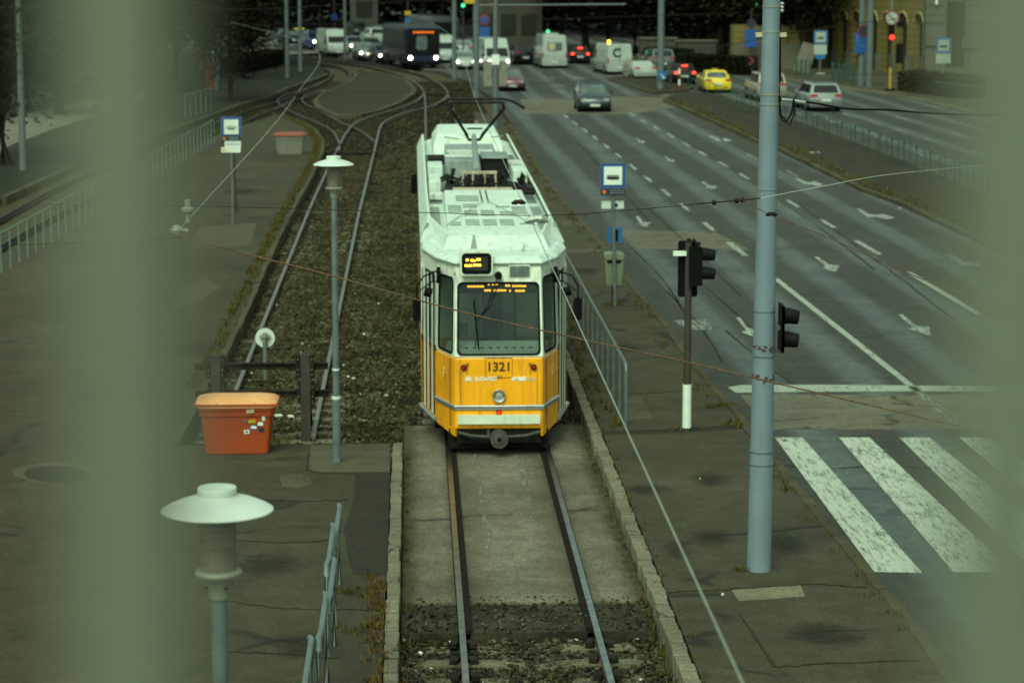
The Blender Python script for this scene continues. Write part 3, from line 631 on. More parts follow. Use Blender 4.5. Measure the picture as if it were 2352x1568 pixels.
for x0, x1, ya, yb3, k in ((-.36,-.27,30.2,36.5,.5),(.28,.36,31.6,36.4,.5)):
    o = MB().prism([(x0,ya),(x1-.03,ya),(x1,yb3),(x0-.02,yb3)], -.018, -.014).build('drip_stain', 'drip'); o['kind'] = 'structure'
for (a, b) in (((1320,176),(1345,182)),((1425,167),(1440,171)),((1275,210),(1300,214))):
    lineseg(a, b, .4, 'lineF', 'road_arrow')
# ================================================================== TRAM
M['tyel'] = paint('tram yellow', (.82,.345,.001), .38, 0, .10, 2.2, 0, (.26,.10,.006), .55, coat=.3)
M['twhite'] = paint('tram white', (.60,.66,.55), .42, 0, .05, 2, 0, (.20,.18,.12), .5)
M['troof'] = paint('tram roof white', (.50,.60,.53), .5, 0, .07, 2, 0, (.20,.22,.17), .75)
M['tgrey'] = paint('roof grey metal', (.20,.25,.23), .55, .1, .2, 4, 0, (.08,.08,.07), .5)
M['tbrown'] = paint('brown waist stripe', (.13,.025,.012), .4, 0, .2, 4)
M['tdark'] = paint('roof equipment dark', (.016,.014,.014), .6, .2, .6, 12)
M['chrome'] = paint('bright trim', (.45,.48,.50), .22, .9, .1, 4)
M['bump'] = paint('bumper board', (.55,.60,.47), .5, 0, .12, 3, 0, (.18,.16,.10), .5)
M['under'] = paint('underframe', (.010,.009,.008), .8, 0, .5, 8)
M['glass'] = glassmat('windscreen glass', (.035,.048,.045), .72, .05)
M['cplr'] = paint('coupler steel', (.045,.042,.034), .8, .1, .5, 20, .3)
M['glassd'] = glassmat('dark side glass', (.022,.028,.026), 0, .1)
M['intr'] = paint('interior panel', (.80,.85,.80), .7, 0, .2, 2)
M['intd'] = paint('interior dark', (.025,.028,.028), .7, 0, .3, 4)
M['lens'] = paint('red lens', (.25,.012,.008), .25, 0, .2, 6)
M['lamp'] = paint('headlight glass', (.42,.46,.42), .12, .5, .3, 14)
M['redlit'] = emis('lit red lamp', (1,.01,.005), 1.1)
M['amber'] = emis('amber display', (1,.47,.03), 2.6)
M['decal'] = paint('white decal', (.70,.72,.60), .5, 0, .05, 4)
M['decalf'] = paint('faded decal', (.66,.48,.20), .5, 0, .08, 4)
M['digit'] = paint('brown number', (.060,.022,.004), .5, 0, .1, 4)
M['decalr'] = paint('brown stain', (.30,.12,.004), .6, 0, .2, 9)
M['tdeck'] = paint('dirty roof deck', (.10,.125,.11), .7, 0, .35, 3, 0, (.03,.03,.025), .6)
M['copper'] = paint('pale brackets', (.38,.33,.22), .6, .1, .3, 10)
TY = 36.0
TR = thing('tram', 'yellow and white articulated tram numbered 1321 standing on the main track', 'tram', (0, TY, 0))
LEN = 25.6
def outline(ext=0, lean=0.0, hw=1.15):
    k = hw/1.15
    f = [(-.66*k, lean), (-.93*k, .83+lean*.6), (-hw, 2.1), (-hw, LEN-2.1), (-.93*k, LEN-.83-lean*.6), (-.66*k, LEN-lean)]
    return f + [(-x, y) for x, y in reversed(f)]
def sect(yA, yB, z0, z1, hw=1.15):
    return [(-hw,yA),(hw,yA),(hw,yB),(-hw,yB)]
ARTS = (8.8, 16.8)
lowf = [(-.66,0),(-.93,.83),(-1.15,2.1),(-1.15,ARTS[0]-.3),(1.15,ARTS[0]-.3),(1.15,2.1),(.93,.83),(.66,0)]
def ring3(pl, z): return [(x, y, z) for x, y in pl]
MB().loft([ring3(lowf, .40), ring3(lowf, 1.50)]).build('front_body', 'tyel', TR, bevel=.035)
lowr = [(x, LEN-y) for x, y in lowf]
lowr = [(x, (ARTS[1]+.3 if abs(y-(LEN-ARTS[0]+.3)) < 1e-6 else y)) for x, y in lowr]
MB().loft([ring3(lowr, .40), ring3(lowr, 1.50)]).build('rear_body', 'tyel', TR, bevel=.035)
MB().box((0,(ARTS[0]+ARTS[1])/2,.95), (2.3,ARTS[1]-ARTS[0]-.6,1.1)).build('middle_body', 'tyel', TR, bevel=.03)
for a, b, nm in ((2.1,ARTS[0]-.3,'front_upper_body'),(ARTS[0]+.3,ARTS[1]-.3,'middle_upper_body'),(ARTS[1]+.3,LEN-.3,'rear_upper_body')):
    if nm[0] == 'r':
        r = [(-1.15,a),(1.15,a),(1.15,LEN-2.1),(.93,LEN-.83),(.66,LEN),(-.66,LEN),(-.93,LEN-.83),(-1.15,LEN-2.1)]
        MB().loft([ring3(r,1.505),ring3(r,2.6),ring3([(x*.97,y) for x,y in r],2.86)]).build(nm,'twhite',TR,bevel=.03)
    else: MB().loft([[(-1.15,a,1.505),(1.15,a,1.505),(1.15,b,1.505),(-1.15,b,1.505)],[(-1.15,a,2.6),(1.15,a,2.6),(1.15,b,2.6),(-1.15,b,2.6)],[(-1.10,a,2.86),(1.10,a,2.86),(1.10,b,2.86),(-1.10,b,2.86)]]).build(nm,'twhite',TR)
for a in ARTS:
    m_ = MB()
    for i in range(6): m_.box((0,a-.25+i*.1,1.6), (2.12 if i%2 else 2.02,.1,2.3))
    m_.build('bellows', 'tdark', TR)
# skirts, stripe, trims
for s in (-1, 1):
    q = MB(); q.add([(s*.66,0,.41),(s*.93,.83,.41),(s*.93,.83,.36),(s*.66,0,.29),(s*.62,.05,.41),(s*.89,.83,.41),(s*.89,.83,.36),(s*.62,.05,.29)],
        [(0,1,2,3),(4,7,6,5),(0,4,5,1),(1,5,6,2),(2,6,7,3),(3,7,4,0)]); q.build('corner_skirt', 'tyel', TR)
    MB().tube([(s*.94,.84,.40),(s*1.165,2.1,.40)], .035, 6).build('door_sill', 'chrome', TR)
    MB().tube([(0,-.012,.75),(s*.665,-.012,.75),(s*.945,.82,.75)], .02, 8).build('trim_strip', 'chrome', TR)
    MB().tube([(0,-.010,.71),(s*.663,-.010,.71),(s*.943,.82,.71)], .014, 6).build('trim_strip', 'galv', TR)
    st = MB()
    for (x0,ya,x1,yb2) in ((.93,.83,1.15,2.1),(1.15,2.1,1.15,ARTS[0]-.3),(1.15,ARTS[0]+.3,1.15,ARTS[1]-.3),(1.15,ARTS[1]+.3,1.15,LEN-2.1)):
        st.add([(s*(x0+.004),ya,1.46),(s*(x1+.004),yb2,1.46),(s*(x1+.004),yb2,1.54),(s*(x0+.004),ya,1.54),(s*(x0-.01),ya,1.46),(s*(x1-.01),yb2,1.46),(s*(x1-.01),yb2,1.54),(s*(x0-.01),ya,1.54)],
               [(0,1,2,3),(7,6,5,4),(0,4,5,1),(3,2,6,7)])
    st.build('waist_stripe', 'tbrown', TR)
    # folding door on the tapered side: leaves, black seals and pale edge strip
    def fp(t, z, o=0.0):
        return Vector((s*(.93+.22*t+o*.985), .83+1.27*t-o*.17, z))
    dl = MB()
    for t in (.10,.36,.60,.86): dl.quad(fp(t,.46,.004), fp(t+.028,.46,.004), fp(t+.028,2.62,.004), fp(t,2.62,.004), .008*s)
    dl.build('door_seal', 'black', TR)
    dw = MB()
    for t in (.18,.47,.70): dw.quad(fp(t,.46,.006), fp(t+.07,.46,.006), fp(t+.07,2.60,.006), fp(t,2.60,.006), .008*s)
    dw.build('door_edge', 'twhite', TR)
# white trapezoid board, black gap, coupler
MB().rbox((0,-.03,.555), (1.24,.05,.135), .012).build('bumper_board', 'bump', TR)
MB().box((0,.10,.30), (1.26,.12,.24)).box((0,1.6,.22),(1.5,2.8,.3)).box((0,LEN/2,.27),(1.9,LEN-3,.28)).build('underframe', 'under', TR)
cp = MB(); cp.cyl((0,-.16,.27),(0,-.02,.27),.135,.135,24); cp.cyl((0,-.17,.27),(0,-.155,.27),.09,.12,24)
cp.build('coupler', 'cplr', TR, smooth=True)
bt = [(-.62,-.02,.36),(-.4,-.06,.31),(0,-.09,.29),(.4,-.06,.31),(.62,-.02,.36)]
MB().tube(bt, .025, 6).box((-.16,-.05,.34),(.04,.04,.12)).build('coupling_bar', 'cplr', TR)
MB().cyl((0,-.175,.27),(0,-.168,.27),.03,.03,12).build('coupler_hole', 'black', TR)
wh = MB()
for y in (2.6,4.4,8.0,9.6,16.0,17.6,21.2,23.0):
    for s in (-1,1): wh.cyl((s*.70,y,.33),(s*.80,y,.33),.33,.33,20)
wh.build('wheels', 'under', TR, smooth=True)
# lamps
hl = MB().lathe([(.0,0),(.092,0),(.105,.02),(.105,.05),(.09,.075),(.08,.07)], (0,0,0), 28).build('headlight', 'chrome', TR, smooth=True)
hl.location = (0,.02,.91); hl.rotation_euler = (PI/2,0,0)
MB().lathe([(0,.078),(.082,.066),(.08,.05)], (0,0,0), 24).build('lamp_lens', 'lamp', hl, smooth=True)
for s in (-1, 1):
    f = MB().cyl((s*.525,0,1.34),(s*.525,-.025,1.34),.048,.045,20).build('marker_lamp', 'tdark', TR, smooth=True)
    MB().cyl((s*.525,-.02,1.34),(s*.525,-.038,1.34),.036,.028,20).build('lamp_lens', 'lens', f, smooth=True)
f = MB().cyl((0,0,.655),(0,-.03,.655),.042,.04,20).build('tail_lamp', 'tdark', TR, smooth=True)
MB().cyl((0,-.02,.655),(0,-.045,.655),.032,.02,20).build('lamp_lens', 'redlit', f, smooth=True)
# number plate area and lettering
hp = MB()
for (cx,cz,w,h) in ((0,1.52-.035,.40,.006),(0,1.185,.40,.006),(-.2,1.335,.006,.3),(.2,1.335,.006,.3)): hp.box((cx,-.003,cz),(w,.006,h))
hp.build('hatch_outline', 'digit', TR)
MB().rbox((0,-.012,1.215),(.075,.02,.04),.01).build('hatch_handle', 'yellowsign', TR)
textmesh('1321', .190, 'fleet_number', 'digit', TR, (0,-.004,1.345), sx=1.0)
textmesh('BUDAPEST', .088, 'lettering', 'decal', TR, (-.190,-.004,1.165), sx=.82)
cr = MB()
cr.box((-.455,-.003,1.17),(.035,.006,.06)).box((-.455,-.003,1.205),(.018,.006,.02))
for s in (-1,1): cr.box((-.455+s*.035,-.003,1.162),(.02,.006,.055),rx=0,ry=s*.2).cyl((-.455+s*.035,0,1.19),(-.455+s*.035,-.006,1.19),.011,.011,8).box((-.455+s*.035,-.003,1.135),(.026,.006,.012))
cr.build('crest', 'decal', TR)
bk = MB().rbox((.29,-.003,1.165),(.20,.006,.055),.012).cyl((.375,0,1.168),(.375,-.008,1.168),.036,.036,20).build('badge', 'decal', TR)
textmesh('BKK', .036, 'lettering', 'decalf', TR, (.265,-.009,1.165)); MB().cyl((.375,0,1.168),(.375,-.0095,1.168),.014,.014,12).build('badge', 'decalf', TR)
sm_ = MB()
for i in range(4): sm_.box((.48+(.012 if i == 2 else 0),-.003,1.185-.014*i),(.12+(.03 if i == 2 else 0),.006,.008))
sm_.build('lettering', 'decalf', TR)
for s in (-1,1):
    e = MB(); rz = -s*math.atan2(.83,.27)
    for i,(dx,dz,w,a) in enumerate(((0,1.27,.10,.5),(.0,1.235,.03,.9),(.0,1.205,.09,.35),(.0,1.185,.10,.35),(.0,1.165,.10,.35),(.0,1.145,.08,.35))):
        e.box((s*.81,.445-.0,dz),(w,.012,.010),rz=rz if s > 0 else rz,ry=-a if s<0 else -a)
    e.build('emblem', 'decalf', TR)
sm2 = MB()
for s in (-1,1):
    sm2.box((s*.575,-.004,1.03),(.006,.006,.52)); 
    sm2.quad((s*.72,.18,.42),(s*.723,.19,.42),(s*.723,.19,1.46),(s*.72,.18,1.46),.01*s)
sm2.build('panel_seam','tbrown',TR)
for s in (-1,1):
    g_ = MB(); g_.box((s*.47,-.004,1.385),(.05,.006,.05)).box((s*.47,-.004,1.30),(.012,.006,.14)); g_.build('rust_stain','decalr',TR)
    MB().cyl((s*.655,-.005,2.74),(s*.655,.20,2.74),.02,.02,8).build('hook','tgrey',TR)
for y in (3.5,5.2,6.9,10.5,12.2,13.9,18.6,20.4,22.2):
    for s in (-1,1): MB().box((s*1.085,y,3.01),(.05,.02,.29),ry=-s*.42).build('fairing_seam','tgrey',TR)
# ---- cab: panels with window openings
def bil(c, u, v):
    A, B, C, D = c; return A*(1-u)*(1-v)+B*u*(1-v)+C*u*v+D*(1-u)*v
def rr(u0, v0, u1, v1, ru, rv, k=5):
    out = []
    for (cx, cy, a0) in ((u1-ru, v1-rv, 0), (u0+ru, v1-rv, 90), (u0+ru, v0+rv, 180), (u1-ru, v0+rv, 270)):
        for i in range(k+1):
            a = math.radians(a0+90*i/k); out.append((cx+ru*math.cos(a), cy+rv*math.sin(a)))
    return out
def rect_match(u0, v0, u1, v1, k=5):
    out = []
    for c in ((u1,v1),(u0,v1),(u0,v0),(u1,v0)): out += [c]*(k+1)
    return out
def frame(corners, outer, inner, th, off=0.0):
    c = [Vector(p) for p in corners]; nrm = (c[1]-c[0]).cross(c[3]-c[0]).normalized()
    n = len(inner); vs = []
    for pl, o in ((outer, off), (inner, off), (outer, off-th), (inner, off-th)):
        vs += [bil(c, u, v)+nrm*o for u, v in pl]
    fs = []
    for i in range(n):
        j = (i+1) % n
        fs += [(i, j, n+j, n+i), (2*n+j, 2*n+i, 3*n+i, 3*n+j), (n+i, n+j, 3*n+j, 3*n+i), (j, i, 2*n+i, 2*n+j)]
    return MB().add(vs, fs)
def pane(corners, pl, off, th=.006):
    c = [Vector(p) for p in corners]; nrm = (c[1]-c[0]).cross(c[3]-c[0]).normalized(); n = len(pl)
    vs = [bil(c, u, v)+nrm*off for u, v in pl]+[bil(c, u, v)+nrm*(off-th) for u, v in pl]
    return MB().add(vs, [tuple(range(n)), tuple(range(2*n-1, n-1, -1))]+[(i, (i+1) % n, n+(i+1) % n, n+i) for i in range(n)])
ZT = 2.86
front = [(-.66,0,1.5),(.66,0,1.5),(.64,.30,ZT),(-.64,.30,ZT)]
ho = rr(.03,.02,.97,.80,.055,.055); hi = rr(.045,.035,.955,.785,.05,.05)
frame(front, rect_match(0,0,1,1), ho, .05).build('front_wall', 'twhite', TR)
frame(front, rr(.022,.012,.978,.808,.06,.06), hi, .03, .008).build('window_seal', 'black', TR)
pane(front, hi, -.004).build('windscreen', 'glass', TR)
for s in (-1, 1):
    fc = [(s*.66,0,1.5),(s*.93,.83,1.5),(s*.90,.98,ZT),(s*.64,.30,ZT)]
    if s < 0: fc = [fc[1], fc[0], fc[3], fc[2]]
    h = rr(.12,.03,.88,.84,.10,.05)
    frame(fc, rect_match(0,0,1,1), h, .04).build('corner_wall', 'twhite', TR)
    frame(fc, rr(.09,.015,.91,.855,.11,.06), rr(.14,.04,.86,.83,.09,.05), .02, .006).build('window_seal', 'black', TR)
    pane(fc, rr(.13,.035,.87,.835,.09,.05), -.006).build('corner_window', 'glass', TR)
    fd = [(s*.93,.83,1.5),(s*1.15,2.1,1.5),(s*1.12,2.1,ZT),(s*.90,.98,ZT)]
    if s < 0: fd = [fd[1], fd[0], fd[3], fd[2]]
    h = rr(.14,.04,.86,.82,.06,.05)
    frame(fd, rect_match(0,0,1,1), h, .04).build('door_wall', 'twhite', TR)
    pane(fd, h, -.01).build('door_window', 'glass', TR)
    for a, b in ((2.3,ARTS[0]-.4),(ARTS[0]+.4,ARTS[1]-.4),(ARTS[1]+.4,LEN-2.3)):
        k = int((b-a)/1.25); w = (b-a)/k
        for i in range(k): MB().rbox((s*1.152, a+w*(i+.5), 2.05), (.02, w*.86, .86), .07, axis='X').build('side_window', 'glassd', TR)
# cab interior
MB().box((0,1.85,2.18),(1.95,.04,1.34)).build('cab_bulkhead', 'intr', TR)
it = MB(); it.box((-.05,1.5,1.85),(.24,.25,.7)).rbox((-.05,1.55,2.30),(.17,.14,.2),.05).box((-.16,1.8,2.15),(.05,.03,1.2)).box((.10,1.8,2.15),(.05,.03,1.2)).box((.0,1.8,2.62),(1.8,.03,.10)).cyl((.02,1.3,1.5),(.02,1.3,2.7),.018,.018,8).cyl((.30,1.5,1.5),(.30,1.5,2.7),.018,.018,8).box((-.52,1.2,1.66),(.16,.3,.3)).cyl((-.34,.25,1.52),(-.34,.4,2.35),.012,.012,6)
it.build('cab_fittings', 'intd', TR)
MB().rbox((.42,1.6,1.75),(.34,.1,.36),.05).build('seat', 'decal', TR); MB().rbox((-.42,1.65,1.8),(.3,.1,.4),.05).build('seat', 'decal', TR)
ds = MB().loft([[(-.62,.10,1.51),(.62,.10,1.51),(.80,.75,1.51),(-.80,.75,1.51)],[(-.60,.12,1.60),(.60,.12,1.60),(.75,.55,1.66),(-.75,.55,1.66)]]).build('dashboard', 'intr', TR)
dv = MB()
for i in range(9): dv.box((-.48+.12*i,.17,1.612),(.055,.05,.01),rx=.12)
dv.build('dashboard_vents', 'intd', ds)
led = MB()
def fpt(px_, py_):   # point on the sloping front, from the photo
    p = AY(px_, py_, TY+.28); return p-Vector((0, TY, 0))
for x0,x1,y in ((1073,1112,658),(1120,1125,653),(1130,1146,653),(1160,1172,656),(1176,1209,657),(1112,1128,667),(1132,1163,667),(1169,1174,668),(1183,1206,668)):
    k = max(1, int((x1-x0)/5)); 
    for i in range(k):
        p = fpt(x0+(x1-x0)*(i+.5)/k, y); led.rbox((p.x,.29,p.z),((x1-x0)/k/150*.8,.01,.030),.008,n=2)
MB().box((0,.33,2.50),(1.16,.03,.17)).build('route_display', 'black', TR); led.build('display_letters', 'amber', TR)
# wiper
MB().tube([(-.02,.14,2.66),(-.17,.03,2.25),(-.35,-.02,2.02)], .009).tube([(.03,.14,2.66),(-.13,.03,2.25),(-.33,-.02,2.05)], .007).tube([(-.37,.03,2.35),(-.30,-.03,1.62)], .012).cyl((0,.22,2.70),(0,.10,2.70),.06,.05,12).build('wiper', 'black', TR)
# header display box, grille, brim, aerials
hb = MB().rbox((-.33,.20,2.90),(.49,.28,.37),.06,n=5).build('destination_box', 'twhite', TR)
MB().rbox((-.33,.055,2.90),(.44,.02,.31),.06,n=5).build('display_frame', 'black', hb)
MB().rbox((-.33,.043,2.90),(.34,.01,.21),.02).build('display_glass', 'intd', hb)
l2 = MB()
for x0,x1,y in ((1070,1077,597),(1081,1088,598),(1089,1092,599),(1094,1104,596),(1067,1084,610),(1086,1105,609)):
    k = max(1, int((x1-x0)/4))
    for i in range(k):
        p = AY(x0+(x1-x0)*(i+.5)/k, y, TY+.034); l2.rbox((p.x,.034,p.z),((x1-x0)/k/153*.85,.008,.034),.008,n=2)
l2.build('display_letters', 'amber', hb)
gr = MB()
for i in range(7): gr.box((.32,.235,2.70+.022*i),(.29,.03,.010),rx=.4)
gr.build('front_grille', 'tgrey', TR)
MB().rbox((.32,.265,2.765),(.32,.03,.18),.01).build('grille_frame', 'twhite', TR)
cap = [(-.66,.27),(-.92,.95),(-1.13,2.1),(-1.13,LEN-2.1),(-.92,LEN-.95),(-.66,LEN-.27)]; cap += [(-x,y) for x,y in reversed(cap)]
cap2 = [(x*.93, (y-LEN/2)*.985+LEN/2) for x, y in cap]
MB().loft([ring3(cap,ZT+.003),ring3(cap,ZT+.03),ring3(cap2,ZT+.10)]).build('roof', 'troof', TR, bevel=.01)
ed = [(x*1.006,y,ZT+.015) for x,y in cap[:3]][::-1]+[(x*1.006,y,ZT+.015) for x,y in reversed(cap[-3:])][::-1]
MB().tube([(-1.13,2.1,ZT+.01),(-.93,.95,ZT+.01),(-.66,.262,ZT+.01),(.66,.262,ZT+.01),(.93,.95,ZT+.01),(1.13,2.1,ZT+.01)], .013, 6).build('roof_gutter', 'tgrey', TR)
MB().loft([[(-.40,.95,2.95),(-.28,.95,2.95),(-.28,1.07,2.95),(-.40,1.07,2.95)],[(-.36,1.0,3.22),(-.33,1.0,3.22),(-.33,1.04,3.22),(-.36,1.04,3.22)]]).build('aerial', 'tgrey', TR)
MB().loft([[(.38,1.0,2.95),(.46,1.0,2.95),(.46,1.1,2.95),(.38,1.1,2.95)],[(.415,1.04,3.06),(.425,1.04,3.06),(.425,1.06,3.06),(.415,1.06,3.06)]]).build('aerial', 'tgrey', TR)
# mirrors
for s in (-1,1):
    mr = MB().rbox((s*1.22,.55,2.14),(.125,.08,.34),.045,n=4).build('mirror', 'black', TR)
    MB().tube([(s*.86,.75,2.70),(s*.90,.50,2.74),(s*1.12,.45,2.66),(s*1.22,.5,2.50),(s*1.22,.54,2.3)], .013).tube([(s*.86,.8,2.55),(s*1.0,.55,2.56),(s*1.2,.5,2.42)], .010).tube([(s*.98,.5,2.74),(s*.98,.5,2.56)], .010).box((s*.89,.75,2.64),(.06,.06,.24)).build('mirror_arm', 'black', mr)
    MB().cyl((s*1.0,.5,2.40),(s*1.10,.52,2.42),.07,.07,12).build('mirror_arm', 'black', mr)
m2_ = MB().rbox((-1.24,20.6,2.2),(.14,.1,.45),.04).build('mirror', 'black', TR); MB().tube([(-1.14,20.6,2.5),(-1.24,20.6,2.4)],.012).build('mirror_arm','black',m2_)
# ---- roof fairings
def fair(pb, pt, name, th=.03):
    mb = MB()
    for i in range(len(pb)-1):
        mb.quad(pb[i], pb[i+1], pt[i+1], pt[i], th)
    return mb.build(name, 'troof', TR)
for s in (-1, 1):
    seq = [(.80,1.32,2.935,.72,1.72,3.13),(1.13,2.85,2.88,1.0,4.2,3.15),(1.14,ARTS[0]-.15,2.88,1.02,ARTS[0]-.15,3.15)]
    a = [(s*p[0],p[1],p[2]) for p in seq]; b = [(s*p[3],p[4],p[5]) for p in seq]
    fair(a, b, 'roof_fairing', .03*s)
    for yA, yB in ((ARTS[0]+.0,ARTS[1]-.1),(ARTS[1]+.05,20.8),(20.85,23.2)):
        fair([(s*1.14,yA,2.88),(s*1.14,yB,2.88)], [(s*1.02,yA,3.15),(s*1.02,yB,3.15)], 'roof_fairing', .03*s)
    tp = [(s*.72,1.72,3.14),(s*1.0,4.2,3.16),(s*1.02,8.65,3.16),(s*1.02,23.2,3.16)]
    MB().tube(tp, .022, 6).build('fairing_rim', 'twhite', TR)
fair([(-.80,1.32,2.935),(.80,1.32,2.935)], [(-.72,1.72,3.13),(.72,1.72,3.13)], 'front_fairing', -.03)
MB().box((0,13.9,2.955),(2.0,11.0,.03)).build('roof_deck','tdeck',TR)
for s in (-1,1): MB().box((s*.90,5.9,2.962),(.20,3.6,.02)).build('roof_channel','tgrey',TR)
# front air unit
h1 = MB().loft([[(-.80,2.1,2.93),(.80,2.1,2.93),(.74,8.1,2.93),(-.74,8.1,2.93)],[(-.76,2.25,3.07),(.76,2.25,3.07),(.73,6.3,3.24),(-.73,6.3,3.24)]][:1]+[[(-.78,2.15,3.06),(.78,2.15,3.06),(.74,8.1,3.06),(-.74,8.1,3.06)],[(-.70,2.6,3.10),(.70,2.6,3.10),(.70,8.1,3.24),(-.70,8.1,3.24)]])
h1.build('air_unit', 'troof', TR, bevel=.02)
def louv(cx, cy, n_=3, w=.20):
    z = 3.10+(cy-2.6)/5.5*.14
    lv = MB()
    for i in range(n_): lv.box((cx, cy+i*.27, z+.006+i*.0069), (w+.03,.05,.02), rx=.3)
    lv.build('louvre', 'tgrey', TR)['kind'] = 'stuff'
for cx in (-.30,-.02,.26): 
    louv(cx, 3.3); louv(cx, 4.5) if cx < .2 else None
louv(-.56,4.9,4); louv(-.30,5.6,2); louv(.52,4.7,4); louv(.58,3.4,1); louv(-.58,3.3,2,.15); louv(.27,5.6,1); louv(.30,4.6,2)
tx = MB()
for r in range(3):
    for i in range(9): tx.box((-.50+i*.045,6.5+.3*r,3.215+.008*r),(.03,.12,.008))
tx.build('lettering', 'tgrey', TR)
hn = MB()
for s in (-1,1):
    for i in range(6): hn.box((-.02+s*.05,6.2+i*.28,3.232+.006*i),(.02,.14,.03))
hn.build('roof_hinge', 'tdark', TR)
MB().tube([(-.75,3.2,3.12),(-.06,6.15,3.235)],.006).tube([(.02,6.15,3.235),(.72,3.2,3.12)],.006).build('roof_cable','tgrey',TR)
# equipment bay
E = lambda n_, m_, *bs: [MB().box(b[0], b[1], *b[2:]).build(n_, m_, TR, bevel=.015) for b in bs]
E('mesh_tray', 'copper', ((.02,8.9,3.16),(1.1,.5,.06)))
E('equipment_box', 'troof', ((-.86,10.2,3.14),(.22,1.6,.30)), ((-.82,13.6,3.14),(.3,1.2,.24)), ((.84,12.4,3.14),(.28,1.1,.26)), ((.84,14.5,3.12),(.3,1.0,.2)), ((-.84,8.95,3.05),(.26,.35,.12)), ((0,17.2,3.18),(.95,.5,.12)), ((-.3,14.3,3.36),(.62,.5,.03)))
E('equipment_box', 'tgrey', ((-.3,14.2,3.16),(.62,1.6,.36)), ((.0,18.5,3.1),(1.1,1.6,.26)))
E('equipment_box', 'tdark', ((.40,14.0,3.18),(.5,1.5,.4)), ((0,10.6,3.0),(1.3,1.6,.1)))
E('box_lid', 'tgrey', ((.40,14.0,3.40),(.56,1.6,.02)))
MB().cyl((-.95,15.9,3.15),(.6,15.9,3.15),.11,.11,14).build('air_cylinder', 'tdark', TR, smooth=True)
MB().box((-.1,16.3,3.30),(.9,.35,.03)).build('cylinder_cover','troof',TR)
rk = MB()
for x in (-.31,-.12,.1,.31): rk.box((x,10.6,3.16),(.04,.06,.34))
rk.box((0,10.6,3.34),(.68,.08,.05)); rk.build('insulator_rack', 'copper', TR)
ins = MB()
for i in range(46):
    x = random.uniform(-.6,.9); y = random.uniform(9.4,12.0); ins.cyl((x,y,3.02),(x+random.uniform(-.08,.08),y+random.uniform(-.2,.2),3.02+random.uniform(.06,.28)),random.uniform(.02,.05),random.uniform(.02,.05),8)
for i in range(16):
    x = random.uniform(-.8,.6); y = random.uniform(9.3,12.3); ins.tube([(x,y,3.1),(x+random.uniform(.1,.4),y+random.uniform(-.3,.3),3.2),(x+random.uniform(.3,.6),y+random.uniform(-.5,.5),3.12)],.018,5)
ins.build('roof_cabling', 'tdark', TR)['kind'] = 'stuff'
MB().cyl((.4,9.7,3.16),(1.0,9.55,3.12),.05,.05,10).cyl((.5,9.3,3.1),(1.0,9.2,3.08),.045,.045,10).build('air_pipes', 'tdark', TR)
# rear air unit
MB().loft([[(-.82,19.6,2.95),(.82,19.6,2.95),(.82,23.3,2.95),(-.82,23.3,2.95)],[(-.80,19.7,3.15),(.80,19.7,3.15),(.80,23.2,3.2),(-.80,23.2,3.2)],[(-.70,20.4,3.38),(.70,20.4,3.38),(.66,22.9,3.44),(-.66,22.9,3.44)]]).build('air_unit', 'troof', TR, bevel=.05)
MB().rbox((0,20.15,3.27),(1.15,.35,.05),.02).build('air_intake', 'twhite', TR)
MB().box((.05,19.58,3.06),(.5,.05,.14)).box((-.45,19.58,3.08),(.2,.05,.06)).build('air_intake', 'tgrey', TR)
# ---- pantograph
PG = MB()
PG.box((.0,11.3,3.12),(.45,.5,.16)).build('pantograph_base', 'tdark', TR)
PA = MB().tube([(-.02,11.3,3.30),(.0,14.7,3.74)], .055, 8, rad=[.075,.05]).build('pantograph', 'tgrey', TR)
ua = MB()
for s in (-1,1): ua.tube([(.02+s*.16,14.75,3.76),(.03+s*.55,13.1,4.42)], .034, 6)
ua.tube([(-.16,14.75,3.78),(-.10,14.7,3.66),(.12,14.7,3.66),(.2,14.75,3.78)], .035, 6).tube([(-.14,14.6,3.9),(.18,14.6,3.9)], .02).tube([(.25,14.3,3.9),(.50,13.2,4.3)], .012)
ua.build('upper_arm', 'tdark', PA)
hd = MB()
for dy in (-.12,.22):
    hd.tube([(-.84,13+dy,4.43),(-.70,13+dy,4.53),(-.54,13+dy,4.61),(.54,13+dy,4.61),(.72,13+dy,4.57),(.98,13+dy,4.42)] if dy < 0 else [(-.50,13+dy,4.52),(.58,13+dy,4.52)], .030, 6)
for s in (-1,1): hd.box((.03+s*.52,13.05,4.45),(.05,.36,.20))
hd.build('contact_head', 'tdark', PA)
MB().tube([(-.62,14.3,3.75),(-.3,14.3,3.70)],.012).tube([(.35,14.3,3.74),(.6,14.3,3.77)],.012).build('spring', 'galv', PA)
# ================================================================== VEHICLES
def carpaint(n, c, metal=.3): return paint(n, c, .28, metal, .08, 2, 0, coat=.6)
M['c_white'] = carpaint('white car paint', (.27,.31,.285), 0); M['c_silver'] = carpaint('silver car paint', (.21,.24,.23), .5)
M['c_grey'] = carpaint('grey car paint', (.07,.08,.08)); M['c_dark'] = carpaint('black car paint', (.005,.006,.008), .0)
M['c_blue'] = carpaint('bright blue car paint', (.01,.03,.35), .1); M['c_navy'] = carpaint('dark blue bus paint', (.002,.008,.036), 0)
M['c_yellow'] = carpaint('taxi yellow', (.62,.46,.01), 0); M['c_beige'] = carpaint('beige car paint', (.24,.22,.17)); M['c_maroon'] = carpaint('maroon car paint', (.10,.035,.045), .3)
M['c_slate'] = carpaint('slate blue car paint', (.022,.034,.040), .2)
M['tail'] = paint('tail lens', (.28,.015,.015), .25, 0, .2, 5); M['head'] = paint('head lamp glass', (.35,.38,.36), .15, .3, .2, 9)
